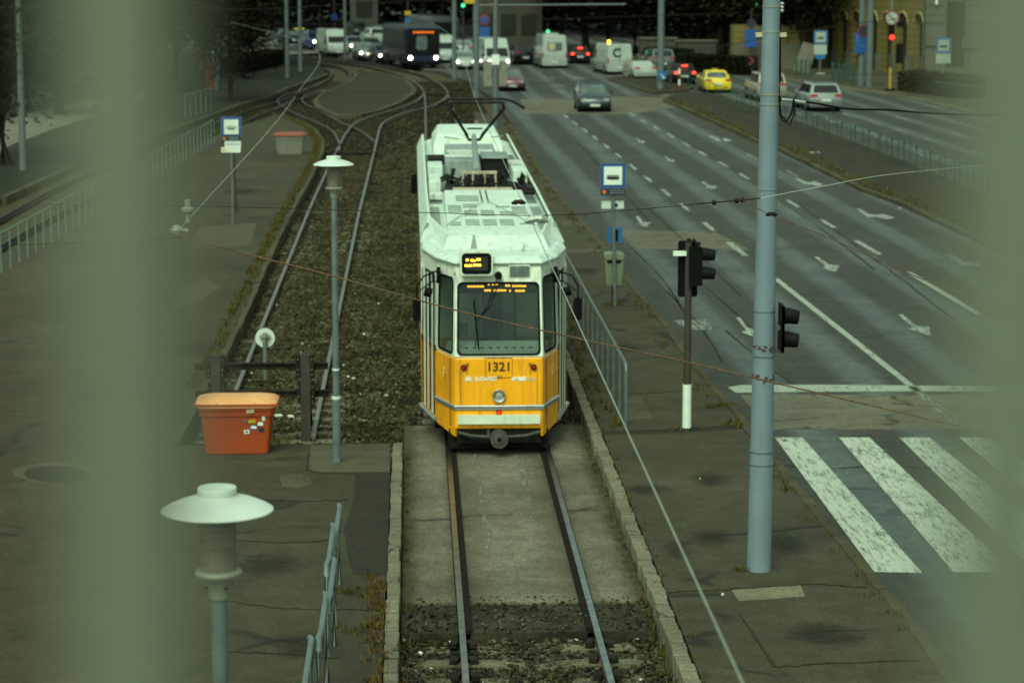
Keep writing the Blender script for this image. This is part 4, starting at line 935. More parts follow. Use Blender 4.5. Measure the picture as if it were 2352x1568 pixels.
M['headlit'] = emis('lit headlamp', (1,.93,.66), 10); M['taillit'] = emis('lit brake lamp', (1,.03,.015), 6); M['amberlit'] = emis('amber beacon', (1,.62,.02), 7); M['greenlit'] = emis('green signal', (.05,1,.35), .9); M['redsig'] = emis('red signal', (1,.02,.015), 3)
M['orangeled'] = emis('orange bus display', (1,.20,.01), .55)
M['plate'] = paint('number plate', (.5,.52,.48), .5, 0, .1, 5)
M['carglass'] = glassmat('car glass', (.07,.09,.088), 0, .15); M['carglassd'] = glassmat('dark car glass', (.006,.007,.007), 0, .12); M['carglassd'].node_tree.nodes['Principled BSDF'].inputs['Specular IOR Level'].default_value = .3
def sec(w, zb, zt, y, r=.12):
    c = min(r, (zt-zb)*.45)
    return [(-w+c*.6,y,zb),(w-c*.6,y,zb),(w,y,zb+c),(w,y,zt-c),(w-c*1.2,y,zt),(-w+c*1.2,y,zt),(-w,y,zt-c),(-w,y,zb+c)]
KINDS = dict(
 sedan=dict(L=4.6,W=1.80,H=1.43,top=[(-.5,.62,.80),(-.47,.74,.92),(-.30,.90,1),(-.20,.97,1),(.30,1.0,1),(.40,1.02,.98),(.485,.98,.93),(.5,.82,.86)],cab=(-.24,.36,-.08,.20)),
 hatch=dict(L=4.1,W=1.74,H=1.46,top=[(-.5,.62,.80),(-.47,.76,.92),(-.30,.92,1),(-.20,.98,1),(.40,1.02,1),(.48,.98,.94),(.5,.80,.88)],cab=(-.24,.49,-.07,.38)),
 estate=dict(L=4.7,W=1.82,H=1.50,top=[(-.5,.62,.80),(-.47,.76,.92),(-.30,.92,1),(-.20,.98,1),(.40,1.04,1),(.485,1.0,.94),(.5,.80,.88)],cab=(-.24,.495,-.08,.42)),
 suv=dict(L=4.75,W=1.90,H=1.72,top=[(-.5,.75,.82),(-.47,.95,.93),(-.30,1.08,1),(-.20,1.13,1),(.42,1.16,1),(.49,1.1,.95),(.5,.9,.9)],cab=(-.23,.495,-.09,.43)),
 van=dict(L=5.8,W=2.0,H=2.5,top=[(-.5,.75,.82),(-.48,.98,.93),(-.40,1.18,1),(.0,1.2,1),(.45,1.2,1),(.498,1.2,.98),(.5,1.1,.97)],cab=(-.40,.498,-.24,.48)),
)
def vehicle(nm, label, cat, kind, px_, py_, heading, color, near='front', group=None, lit=(0,0,0), H=None, W=None, glass='carglassd', L=None, lights_on=True):
    """heading: degrees the nose turns from straight towards the camera ('front') or straight away ('rear')"""
    K = dict(KINDS[kind]); L = L or K['L']; W = W or K['W']; H = H or K['H']
    p = G(px_, py_, RZ); a = math.radians(heading)
    k_ = .84 if p.y > 125 else .92
    if near == 'front': rz = a; fwd = Vector((math.sin(a), -math.cos(a), 0))      # nose direction
    else: rz = PI - a; fwd = Vector((math.sin(a), math.cos(a), 0)); rz = math.atan2(fwd.x, -fwd.y)
    c = p - fwd*L*k_/2 if near == 'front' else p + fwd*L*k_/2
    T = thing(nm, label, cat, (c.x, c.y, RZ), math.atan2(fwd.x, -fwd.y), group); T.scale = (k_,k_,k_)
    w = W/2
    rings = [sec(w*ww, .24 if 0 < i < len(K['top'])-1 else .34, zz, L*yy) for i, (yy, zz, ww) in enumerate(K['top'])]
    MB().loft(rings).build('body', color, T, smooth=True, angle=50)
    y0_, y1_, y2_, y3_ = [L*q for q in K['cab']]; zb = 1.12 if kind == 'van' else (.88 if kind != 'suv' else 1.02)
    wb = w*.94 if kind != 'van' else w*.985; wt = w*.74 if kind != 'van' else w*.88
    if kind == 'suv': wt = w*.80
    zc = H-.05
    cr_ = [[(-wb,y0_,zb),(wb,y0_,zb),(wb,y1_,zb),(-wb,y1_,zb)],[(-wt,y2_,zc),(wt,y2_,zc),(wt,y3_,zc),(-wt,y3_,zc)],[(-wt*.88,y2_+.12,H),(wt*.88,y2_+.12,H),(wt*.88,y3_-.12,H),(-wt*.88,y3_-.12,H)]]
    MB().loft(cr_).build('cabin', color, T, bevel=.03)
    b4, t4 = cr_[0], cr_[1]
    fr_ = [b4[0], b4[1], t4[1], t4[0]]; pane(fr_, rr(.05,.12,.95,.92,.05,.08) if kind != 'van' else rr(.06,.03,.94,.50,.05,.06), .012).build('windscreen', glass, T)
    re_ = [b4[2], b4[3], t4[3], t4[2]]
    if kind != 'van': pane(re_, rr(.08,.22,.92,.90,.07,.1), .012).build('rear_window', glass, T)
    for s in (0, 1):
        sd = [b4[1], b4[2], t4[2], t4[1]] if s == 0 else [b4[3], b4[0], t4[0], t4[3]]
        if kind == 'van':
            pane(sd, rr(.04,.12,.20,.62,.03,.06) if s == 0 else rr(.80,.12,.96,.62,.03,.06), .012).build('side_window', glass, T)
        else:
            for u0, u1 in ((.05,.46),(.50,.90)):
                if s: u0, u1 = 1-u1, 1-u0
                pane(sd, rr(u0,.14,u1,.90,.03,.1), .012).build('side_window', glass, T)
    MB().box((0,0,.26),(W*.97,L*.90,.2)).build('sill', 'black', T)
    for s in (-1,1):
        for yy in (-.31,.30):
            r = .31 if kind not in ('suv','van') else .35
            t = MB().cyl((s*(w-.22),L*yy,r),(s*(w+.005),L*yy,r),r,r,18).build('wheel','rubber',T,smooth=True)
            MB().cyl((s*(w-.02),L*yy,r),(s*(w+.012),L*yy,r),r*.62,r*.58,12).build('rim','rim',t)
        zl = .66 if kind not in ('suv','van') else .86
        fl = MB().rbox((s*w*.66,-L*.482,zl),(w*.36,.12,.15),.05).build('headlight','head',T)
        if lit[0]: MB().lathe([(0,-.03),(.10,-.02),(.10,.02),(0,.03)],(0,0,0),14).build('lamp','headlit',fl); o=fl.children[0]; o.location=(s*w*.70,-L*.495,zl-.03); o.rotation_euler=(PI/2,0,0)
        zt_ = .86 if kind in ('sedan','hatch','estate') else 1.05
        if kind == 'van': tl = MB().rbox((s*w*.93,L*.497,zt_),(w*.12,.06,.42),.03).build('tail_light','tail',T)
        else: tl = MB().rbox((s*w*.70,L*.490,zt_),(w*.42,.10,.15),.05).build('tail_light','tail',T)
        if lit[1]: MB().rbox((s*w*.74,L*.498,zt_),(w*.22,.11,.11),.04).build('lamp','taillit',tl)
        m_ = MB().rbox((s*(w+.10),y0_+.45 if kind!='van' else y0_+.35,zb+.12),(.18,.12,.14 if kind != 'van' else .28),.04).build('mirror', color if kind != 'van' else 'black', T)
    if lit[2]: MB().rbox((0,y1_-.09 if kind == 'suv' else (y1_+y3_)/2+.12,H-.12 if kind != 'sedan' else 1.28),(.42,.08,.05),.02).build('brake_light','taillit',T)
    MB().rbox((0,-L*.492,.50),(W*.55,.06,.14),.03).build('grille','black',T)
    MB().rbox((0,-L*.505,.38),(.52,.03,.11),.01).build('number_plate','plate',T)
    MB().rbox((0,L*.503,.62 if kind != 'van' else .55),(.52,.03,.11),.01).build('number_plate','plate',T)
    MB().rbox((0,L*.488,.40),(W*.90,.10,.18),.05).build('rear_bumper','black' if kind in ('suv','van') else color,T)
    MB().rbox((0,-L*.488,.38),(W*.88,.08,.14),.05).build('front_bumper','black',T)
    sm = MB()
    for s in (-1,1):
        for yy in ((-.19,.04,.27) if kind != 'van' else (-.36,-.17,.05,.3)):
            sm.box((s*(w+.001),L*yy,.66 if kind != 'van' else .72),(.006,.012,.6))
    if kind == 'van': sm.box((0,L*.5,1.3),(.02,.012,1.7)).box((0,L*.5,1.05),(W*.9,.01,.015))
    sm.build('door_seam','black',T)
    return T
V = vehicle
# coming towards us on the left (queue round the bend)
GQ = 'vehicles queueing round the far bend'
V('taxi','yellow taxi with one headlight showing at the far left end of the queue','taxi','sedan',703,99,18,'c_yellow',group=GQ,lit=(1,0,0))
V('parked_car','dark car with lit headlights behind the paired grey poles','car','hatch',676,101,18,'c_dark',group=GQ,lit=(1,0,0))
V('car','bright blue car with white bonnet and lit headlight in the far queue','car','suv',738,116,16,'c_blue',group=GQ,lit=(1,0,0))
V('delivery_van','white high roof delivery van facing us left of the blue bus','van','van',779,129,15,'c_white',group=GQ,L=5.2,W=1.95,H=2.35)
V('car','white hatchback with lit headlight just right of the white delivery van','car','hatch',822,121,14,'c_silver',group=GQ,lit=(1,0,0))
V('car','silver car with both headlights lit in front of the queue','car','hatch',846,139,10,'c_silver',group=GQ,lit=(1,0,0),glass='carglass')
V('car','grey saloon right behind the silver car in the queue','car','sedan',861,124,12,'c_grey',group=GQ)
V('car','dark grey car with lit headlight immediately left of the bus','car','hatch',890,145,14,'c_slate',group=GQ,lit=(1,0,0))
V('car','white estate car seen from behind above the queue','car','suv',870,104,-14,'c_white',near='rear',group=GQ)
V('car','black car far back between the two white cars','car','suv',832,88,14,'c_dark',group=GQ)
V('car','pale car far back behind the white estate','car','hatch',878,90,-14,'c_silver',near='rear',group=GQ)
V('delivery_van','white van half hidden behind the right side of the blue bus','van','van',1024,146,8,'c_white',group=GQ,lit=(1,0,0),H=2.3)
V('car','white saloon with lit headlights between the two grey poles','car','sedan',1070,161,4,'c_white',group=GQ,lit=(1,0,0),glass='carglass')
V('car','silver car seen from behind just beyond the white saloon','car','hatch',1066,131,-4,'c_silver',near='rear',group=GQ,glass='carglass')
V('delivery_van','white high roof van facing us behind the lamp post with the grey boxes','van','van',1146,166,8,'c_white',group=GQ,lit=(1,0,0),H=2.55)
V('car','maroon car facing us at the crossing beside the grey boxes','car','hatch',1178,211,2,'c_maroon',group=GQ,glass='carglass')
V('car','slate blue saloon driving towards us alone in the middle lanes','car','hatch',1367,259,0,'c_slate',glass='carglass',H=1.45,W=1.74,L=4.3)
# going away on the right
GA = 'vehicles driving away from the camera'
V('car','black car seen from behind left of the camper van','car','suv',1208,150,-7,'c_dark',near='rear',group=GA)
CV = V('camper_van','tall white camper van with a rear window and roof box','van','van',1274,158,-5,'c_white',near='rear',group=GA,H=2.65,W=2.05,L=5.6)
MB().rbox((0,2.80,1.75),(1.15,.04,.62),.08).build('rear_window','carglass',CV); MB().rbox((.22,2.825,1.75),(.5,.02,.55),.04).build('window_blind','copper',CV); MB().rbox((0,.6,2.70),(1.0,1.6,.14),.05).build('roof_box','c_white',CV)
V('car','dark car with three red brake lights right of the camper van','car','hatch',1333,148,-2,'c_dark',near='rear',group=GA,lit=(0,1,1))
VN = V('delivery_van','white panel van with a dark round letter mark and amber beacon','van','van',1424,172,-9,'c_white',near='rear',group=GA,H=2.3,L=5.4)
textmesh('C', .95, 'lettering', 'tdark', VN, (.25,2.715,1.62), (PI/2,0,PI))
MB().box((.1,2.71,1.10),(.3,.012,.1),ry=.5).box((-.6,2.71,1.15),(.18,.012,.26)).build('lettering','tgrey',VN)
mk = MB()
for i in range(7): mk.box((.985,.3+i*.32,1.5+.25*math.sin(i*2)),(.03,.2,.16))
mk.build('side_marks','tgrey',VN)
MB().lathe([(.07,0),(.10,.03),(.09,.14),(.03,.17)],(.1,-.5,2.3),12).build('beacon','amberlit',VN)
V('car','white low car with red tail light left of the thick grey pole','car','sedan',1484,184,-7,'c_white',near='rear',group=GA,H=1.30,glass='c_white')
V('car','dark car with an amber light behind the thick grey pole','car','suv',1524,165,-4,'c_grey',near='rear',group=GA)
V('car','white car far behind the thick grey pole','car','hatch',1505,158,-4,'c_silver',near='rear',group=GA)
V('car','black car with three red brake lights right of the thick grey pole','car','hatch',1573,196,-4,'c_dark',near='rear',group=GA,lit=(0,1,1))
TX = V('taxi','bright yellow taxi saloon seen from behind before the median railing','taxi','sedan',1650,215,0,'c_yellow',near='rear',group=GA,glass='carglass')
MB().rbox((0,.3,1.48),(.40,.14,.10),.03).build('taxi_sign','yellowsign',TX)
V('car','beige sport utility car half hidden behind the blue grey mast','car','suv',1774,233,-3,'c_beige',near='rear',group=GA,lit=(0,0,0),H=1.72)
V('car','silver estate car with red tail lights right of the blue grey mast','car','estate',1897,258,-2,'c_silver',near='rear',group=GA)
# bus
BL, BW, BH = 8.0, 2.35, 2.75
p = G(972,158,RZ); a = math.radians(12); fw = Vector((math.sin(a),-math.cos(a),0)); c = p-fw*BL/2
BS = thing('bus','dark blue city bus with an orange display and lit headlights facing us','bus',(c.x,c.y,RZ),math.atan2(fw.x,-fw.y))
MB().rbox((0,0,1.55),(BW,BL,2.4),.16).build('body','c_navy',BS,bevel=.05)
MB().rbox((0,-BL/2-.02,1.75),(BW*.93,.05,1.75),.15).build('windscreen','carglassd',BS)
MB().rbox((-.1,-BL/2-.035,1.72),(.75,.03,.95),.2).build('wiped_patch','carglass',BS)
for s in (-1,1):
    MB().rbox((s*(BW/2+.01),0,1.85),(.03,BL*.94,1.25),.1,axis='X').build('side_window','carglassd',BS)
    h = MB().rbox((s*.85,-BL/2-.03,.72),(.36,.05,.2),.06).build('headlight','head',BS)
    MB().cyl((s*.88,-BL/2-.05,.72),(s*.88,-BL/2-.08,.72),.13,.12,14).build('lamp','headlit',h)
    for y in (-.30,.28): MB().cyl((s*(BW/2-.3),BL*y,.45),(s*(BW/2+.01),BL*y,.45),.45,.45,18).build('wheel','rubber',BS,smooth=True)
    MB().tube([(s*1.1,-BL/2,2.6),(s*1.35,-BL/2-.35,2.55),(s*1.38,-BL/2-.4,2.2)],.04).build('mirror','black',BS)
MB().rbox((0,-BL/2-.02,.36),(BW*.95,.06,.25),.05).build('front_bumper','black',BS)
MB().rbox((0,0,2.80),(BW*.9,BL*.95,.10),.04).build('roof','c_grey',BS)
lt = MB()
for i in range(9): lt.rbox((-.62+i*.155+(.06 if i > 0 else 0),-BL/2-.05,2.42),(.12,.02,.14 if i in (0,1,3) else .11),.03)
lt.build('display_letters','orangeled',BS)
# second pale bus roof behind
p = G(1000,128,RZ)
B2 = thing('bus','pale grey bus roof showing above and behind the dark blue bus','bus',(p.x,p.y+16,RZ),math.radians(12)); B2.scale = (.85,.85,.82)
MB().rbox((0,0,1.7),(2.5,11,2.9),.15).build('body','c_grey',B2); MB().rbox((0,0,3.18),(2.3,10.6,.12),.05).build('roof','c_grey',B2); MB().rbox((0,-5.52,2.0),(2.2,.04,1.5),.1).build('windscreen','carglassd',B2)
# ================================================================== POLES, LAMPS, SIGNS
def base(px_, py_, z=PZ): p = G(px_, py_, z); return p
def ztop(px_, py_, P): return AY(px_, py_, P.y).z
def pole(nm, label, px_, py_, r0, r1, h, z=PZ, mat='polegrey', cat='pole', group=None, lean=0):
    P = base(px_, py_, z); T = thing(nm, label, cat, P, 0, group)
    MB().cyl((0,0,-.05),(lean,0,h),r0,r1,20).build('shaft', mat, T, smooth=True); return T, P
GP = 'tall grey roadside poles'
# big mast
T, P = pole('overhead_line_mast','thick blue grey steel mast with rust bands and clips standing right of the tram','1743' and 1743,1306,.148,.079,10,mat='bluepole',cat='mast',lean=.06)
def rad(z): return .148-(.148-.079)*z/10
def band(z, h, mat, nm, k=1.03): x = .006*z; MB().cyl((x,0,z),(x,0,z+h),rad(z)*k+.002,rad(z)*k+.002,20).build(nm, mat, T, smooth=True)
for y in (17,75,219,241): 
    z = ztop(1765,y,P)-PZ; band(z,.02,'collar','band')
for y in (436,): band(ztop(1762,y,P)-PZ,.012,'bluepole','seam')
for y in (715,818,1037,1066): band(ztop(1750,y,P)-PZ,.015,'galv','band')
z = ztop(1766,80,P)-PZ; MB().box((.04,-.0,z),(.36,.06,.05)).build('bracket','copper',T)
for y, n_ in ((800,30),(868,44)):
    z = ztop(1750,y,P)-PZ; rm = MB()
    for i in range(n_):
        a = -PI/2+random.uniform(-1.4,1.4); r = rad(z)+.001; zz_ = z+random.gauss(0,.018)+(.03 if a < -2 else 0); rm.box((.006*z+r*math.cos(a), r*math.sin(a), zz_),(random.uniform(.008,.04),.005,random.uniform(.006,.028)),rz=a+PI/2)
    rm.build('rust_patch','rust',T)['kind'] = 'stuff'
MB().tube([(.15,0,6.9),(.14,-.02,6.6),(.155,0,5.9),(.15,0,5.65)],.012).tube([(.15,0,5.65),(.16,0,5.45),(.24,0,5.36),(.30,0,5.46),(.32,0,5.62)],.012).tube([(.15,0,5.6),(.18,0,5.38),(.28,0,5.32),(.33,0,5.45),(.33,0,5.6)],.010).build('cable_loop','black',T)
MB().lathe([(.02,0),(.035,.02),(.02,.04),(.035,.06),(.02,.08),(.035,.10),(.02,.12)],(.155,0,6.62),10).build('insulator','ceram',T)
MB().tube([(.14,0,.02),(.14,0,.75)],.008).build('conduit','black',T)
def signal_head(parent, x, y, z, face, n=2, lit=None, backs=True, hs=.30):
    """a signal head of n lamps; face is +1/-1 along x, or 'y' towards the camera"""
    d = Vector((face,0,0)) if face in (1,-1) else Vector((0,-1,0))
    h = MB(); h.rbox((x,y,z),(.24,.26,hs*n+.06) if face in (1,-1) else (.26,.2,hs*n+.06),.04); H = h.build('signal_head','black',parent)
    for i in range(n):
        zz = z+hs*(n-1)/2-hs*i; o = Vector((x,y,zz))+d*.11
        MB().tube([o,o+d*.10,o+d*.25-Vector((0,0,.03))],.1,14,rad=[.115,.115,.10]).build('hood','dark',H,smooth=True)
        if lit is not None and lit[0] == i: MB().cyl(o+d*.24,o+d*.262,.085,.08,14).build('lamp',lit[1],H)
    return H
SG = thing('traffic_signal','black two lamp pedestrian signal clamped to the blue grey mast','traffic light',(P.x,P.y,P.z))
z1 = ztop(1795,752,P)-PZ
sgb = MB().rbox((.22,0,z1),(.03,.34,.56),.03).build('backboard','black',SG)
for dz in (.14,-.14):
    MB().tube([(.235,0,z1+dz),(.30,0,z1+dz),(.42,0,z1+dz-.02)],.1,16,rad=[.10,.098,.085]).build('hood','dark',SG,smooth=True)
MB().box((.17,0,z1),(.12,.05,.05)).build('bracket','galv',SG)
# pedestrian/vehicle signal on its own post
P = base(1577,990); TS = thing('traffic_signal','traffic signal on a thin post with a white painted foot, dark hoods facing the road','traffic light',P)
hh = ztop(1577,556,P)-PZ
MB().cyl((0,0,-.03),(0,0,hh),.062,.052,16).build('post','postb',TS,smooth=True); MB().cyl((0,0,.06),(0,0,.74),.070,.068,16).build('painted_foot','white',TS,smooth=True)
MB().rbox((-.005,.06,hh-.42),(.30,.05,.86),.03).build('backboard','black',TS); MB().rbox((.10,-.04,hh-.36),(.20,.22,.60),.03).build('signal_head','black',TS)
for dz in (.18,-.11):
    MB().tube([(.18,-.05,hh-.36+dz),(.26,-.05,hh-.36+dz),(.40,-.05,hh-.38+dz)],.1,16,rad=[.105,.10,.085]).build('hood','dark',TS,smooth=True)
MB().box((-.14,-.03,hh-.17),(.20,.08,.07)).build('detector','white',TS)
MB().cyl((0,-.01,hh),(0,-.01,hh+.06),.05,.03,8).cyl((.08,0,hh-.01),(.08,0,hh+.05),.03,.02,8).box((.13,0,hh-.02),(.1,.1,.04)).build('cap','dark',TS)
# street lamps with dishes
def dishlamp(px_, py_, label, z_ztop):
    P = base(px_, py_); h = z_ztop-PZ; T = thing('street_lamp', label, 'street lamp', P, 0, 'dish topped platform lamps')
    MB().cyl((0,0,0),(0,0,.95),.062,.062,18).cyl((0,0,.95),(0,0,h-.60),.05,.043,18).build('post','galv',T,smooth=True)
    MB().cyl((0,0,.93),(0,0,.97),.066,.066,18).cyl((0,0,1.35),(0,0,1.38),.055,.055,18).build('collar','troof',T,smooth=True)
    MB().lathe([(.050,h-.60),(.056,h-.58),(.060,h-.54),(.078,h-.50),(.078,h-.47),(.06,h-.465)],n=20).build('lamp_neck','collar',T,smooth=True)
    sc_w = MB()
    for i in range(4): aa = i*PI/2+.6; sc_w.cyl((.06*math.cos(aa),.06*math.sin(aa),h-.53),(.085*math.cos(aa),.085*math.sin(aa),h-.53),.006,.006,6)
    sc_w.build('lamp_screws','dark',T)['kind'] = 'stuff'
    MB().lathe([(.08,h-.475),(.120,h-.47),(.124,h-.455),(.118,h-.445),(.08,h-.44)],n=32).build('lamp_ring','collar',T,smooth=True)
    sh = MB().lathe([(.096,h-.445),(.098,h-.20),(.094,h-.16)],n=32).build('lamp_shade','lampglass',T,smooth=True)
    MB().lathe([(.06,h-.43),(.06,h-.33)],n=16).build('lamp_core','collar',sh); q = MB()
    for i in range(4): q.lathe([(.075,h-.31+i*.035),(.078,h-.305+i*.035),(.05,h-.30+i*.035)],n=20)
    q.build('reflector','lampw',sh,smooth=True)
    MB().lathe([(.286,h-.128),(.292,h-.124),(.291,h-.119),(.268,h-.104),(.20,h-.074),(.125,h-.052),(.11,h-.050),(.0,h-.048)],n=64).build('lamp_dish','lampw',T,smooth=True)
    MB().lathe([(.118,h-.054),(.120,h-.050),(.108,h-.046),(.102,h-.042),(.102,h-.006),(.098,h),(0,h+.002)],n=48).build('lamp_cap','lampw',T,smooth=True)
    MB().lathe([(.27,h-.116),(.10,h-.16),(.02,h-.16)],n=32).build('dish_underside','collar',T,smooth=True)
    return T
def lampglass():
    m, nt, b = newmat('frosted lamp glass'); v = coords(nt, world=False)
    c = ramp(nt, noise(nt, v, 4, 3), [(.3, (.20,.17,.135)), (.7, (.25,.22,.175))]); nt.links.new(c, b.inputs['Base Color']); b.inputs['Roughness'].default_value = .35
    t = N(nt, 'ShaderNodeBsdfTransparent'); t.inputs['Color'].default_value = (.9,.86,.78,1); mx = N(nt, 'ShaderNodeMixShader'); mx.inputs[0].default_value = .48
    nt.links.new(b.outputs[0], mx.inputs[1]); nt.links.new(t.outputs[0], mx.inputs[2]); nt.links.new(mx.outputs[0], nt.nodes['Material Output'].inputs['Surface']); return m
M['lampglass'] = lampglass()
dishlamp(774,1060,'white dish street lamp standing between the siding and the tram','4' and 4.60)
# near lamp: place from its cap in the photo
q = ray(499,1118); t_ = 12.75/q.dot(FWD); cp_ = CAM+q*t_
def near_lamp():
    T = dishlamp(499,2000,'large near white dish street lamp at the bottom left',cp_.z)
    T.location = (cp_.x, cp_.y, PZ); return T
near_lamp()
# small far lamp head at the left, seen beside the blurred bar
P = base(433,760); 
# stop signs
def stop_sign(label, px_, py_, ptop, r=.035, plates=(), w=.53, mat='galv', tramicon=True, z=PZ, mainz=None, bl='blue', lean=0):
    P = base(px_, py_, z); T = thing('stop_sign', label, 'stop sign', P); h = ztop(px_, ptop, P)-z
    MB().cyl((0,0,-.03),(lean,0,h-.05),r,r,14).build('post',mat,T,smooth=True)
    zc = h-w/2
    MB().rbox((lean,-.05,zc),(w,.02,w),.02).build('sign_panel',bl,T); MB().rbox((lean,-.063,zc),(w*.72,.012,w*.72),.01).build('sign_panel','white' if w < .8 else 'whitefar',T)
    rim_ = MB()
    for (cx,cz,a,b) in ((0,w/2,w,.012),(0,-w/2,w,.012),(w/2,0,.012,w),(-w/2,0,.012,w)): rim_.box((lean+cx,-.061,zc+cz*.985),(a,.012,b))
    rim_.build('sign_rim','galv',T)
    ic = MB(); k = w/.53
    if tramicon:
        ic.rbox((lean,-.072,zc-.05*k),(.26*k,.008,.042*k),.01)
        for i in range(7): ic.box((lean-.105*k+i*.035*k,-.072,zc-.012*k),(.022*k,.008,.026*k))
        ic.box((lean,-.072,zc+.006*k),(.26*k,.008,.008*k)).box((lean,-.072,zc-.074*k),(.18*k,.008,.012*k))
    else:
        ic.rbox((lean,-.072,zc-.05*k),(.17*k,.008,.036*k),.01)
        for s in (-1,1): ic.tube([(lean+s*.13*k,-.072,zc-.05*k),(lean+s*.14*k,-.072,zc-.02*k),(lean+s*.05*k,-.072,zc+.005*k)],.008*k,5)
        ic.box((lean,-.072,zc+.006*k),(.18*k,.008,.012*k)).box((lean-.02*k,-.072,zc+.02*k),(.05*k,.008,.01*k))
    ic.build('tram_symbol','tdark',T); return T, P, h, zc
T, P, h, zc = stop_sign('blue tram stop sign on a slim post on the right platform with a bin behind',1412,702,374,lean=-.06)
zz = lambda y: ztop(1403,y,P)-PZ
MB().rbox((-.06,-.05,zz(440)),(.51,.02,.155),.02).build('name_panel','navy',T); MB().cyl((-.24,-.06,zz(440)),(-.24,-.067,zz(440)),.042,.042,16).build('symbol','orange',T)
nl = MB()
for r in (0,1):
    for i in range(6): nl.box((-.10+i*.05,-.063,zz(437)-.05*r),(.035,.006,.018))
nl.build('lettering','tgrey',T)
MB().rbox((-.19,.05,zz(471)),(.20,.02,.16),.01).rbox((.08,.05,zz(471)),(.20,.02,.16),.01).build('info_plate','lampw',T)
MB().rbox((-.10,.05,zz(541)),(.10,.02,.34),.01).rbox((.10,.05,zz(541)),(.10,.02,.34),.01).build('timetable','blue2',T)
MB().box((0,.03,zz(541)),(.12,.03,.25)).build('clamp','dark',T); MB().box((0,.03,zz(471)),(.1,.03,.05)).build('clamp','dark',T)
BN = thing('litter_bin','pale green litter bin with a rounded lid behind the tram stop post','bin',(P.x-.01,P.y+.25,PZ))
zb0 = zz(660); zb1 = zz(582)
MB().loft([[(-.17,-.13,zb0),(.17,-.13,zb0),(.17,.13,zb0),(-.17,.13,zb0)],[(-.21,-.16,zb1-.14),(.21,-.16,zb1-.14),(.21,.16,zb1-.14),(-.21,.16,zb1-.14)]]).build('bin_body','greenbin',BN,bevel=.03)
MB().rbox((0,0,zb1-.08),(.44,.36,.16),.075,n=6).build('lid','lampw' if False else 'greenbin',BN,bevel=.02)
MB().box((0,-.17,zb1-.18),(.30,.02,.05)).build('slot','black',BN); MB().cyl((0,.2,0),(0,.2,zb1-.1),.025,.025,10).build('post','postb',BN)
T, P, h, zc = stop_sign('blue tram stop sign on a slim post on the left platform',535,512,268,tramicon=False,w=.56,r=.035)
P2 = base(541,486); 
zz = lambda y: ztop(531,y,P)-PZ
MB().rbox((0,-.05,zz(318)),(.53,.02,.15),.01).build('name_panel','navy',T); MB().cyl((-.20,-.06,zz(318)),(-.20,-.067,zz(318)),.045,.045,16).build('symbol','orange',T)
MB().box((.06,-.063,zz(316)),(.26,.006,.02)).box((.06,-.063,zz(321)),(.26,.006,.02)).build('lettering','tgrey',T)
MB().rbox((.035,-.05,zz(331)),(.45,.02,.165),.02).rbox((-.02,-.052,zz(344)),(.54,.02,.15),.03).build('info_plate','white',T)
MB().rbox((-.24,-.05,zz(331)),(.07,.02,.15),.01).build('route_plate','navy',T)
lx = MB()
for i in range(9): lx.box((-.12+i*.042,-.063,zz(331)),(.03,.006,.03))
lx.build('lettering','tgrey',T); MB().cyl((-.21,-.064,zz(344)),(-.21,-.07,zz(344)),.05,.05,14).build('symbol','decalf',T)
PB = thing('post','pale brown post standing directly behind the left tram stop sign','post',P2); MB().cyl((0,0,0),(-.06,0,2.6),.05,.045,12).cyl((0,0,0),(0,0,.18),.07,.07,12).build('shaft','postb',PB,smooth=True)
# far poles
pole('roadside_pole','leftmost pole by the dark tree at the left edge',54,390,.13,.09,9,.05,'polegrey',group=GP)
T, P = pole('roadside_pole','left one of the pair of poles left of the traffic queue',660,178,.14,.10,9,.05,'polegrey',group=GP)
T, P = pole('roadside_pole','right one of the pair of poles left of the traffic queue',690,164,.14,.10,9,.05,'polegrey',group=GP)
z_ = ztop(675,76,P)-.05; MB().box((-.55,-.1,z_),(.9,.2,.22)).build('cabinet','galv',T)
pole('roadside_pole','pole standing beside the white delivery van in the queue',793,137,.12,.09,9,.05,'polegrey',group=GP)
pole('roadside_pole','pole standing left of the small white saloon',1044,180,.16,.12,9,.05,'polegrey',group=GP)
T, P = pole('signal_mast','grey mast with a long horizontal arm and a yellow sign at the top',1094,226,.17,.14,9,.05,'polegrey')
z_ = ztop(1094,15,P); MB().tube([(0,0,z_),(7.9,0,z_+.05)],.04,8).build('mast_arm','polegrey',T)
MB().rbox((-.35,-.2,ztop(1080,2,P)),(.55,.03,.40),.02).build('yellow_sign','yellowsign',T)
T, P = pole('street_lamp','curved lamp post with two grey boxes and a white notice strapped to it',1138,290,.15,.10,4.0,PZ,'polegrey',cat='street lamp')
zt2 = 4.0; MB().tube([(0,0,zt2-.02),(.01,0,5.2),(.08,0,5.8),(.5,0,6.5),(1.4,0,7.0)],.09,10,rad=[.11,.09,.085,.08,.07]).build('lamp_arm','polegrey',T,smooth=True)
for s, nm in ((-1,'left'),(1,'right')):
    zc_ = ztop(1138,170,P)-PZ; hgt = (200-138)/54*.95
    MB().box((s*.33,.15,zc_),(.36,.3,hgt)).build('utility_box','wood',T,bevel=.02)
MB().rbox((0,-.16,ztop(1138,137,P)-PZ),(.32,.02,.44),.02).build('notice','white',T)
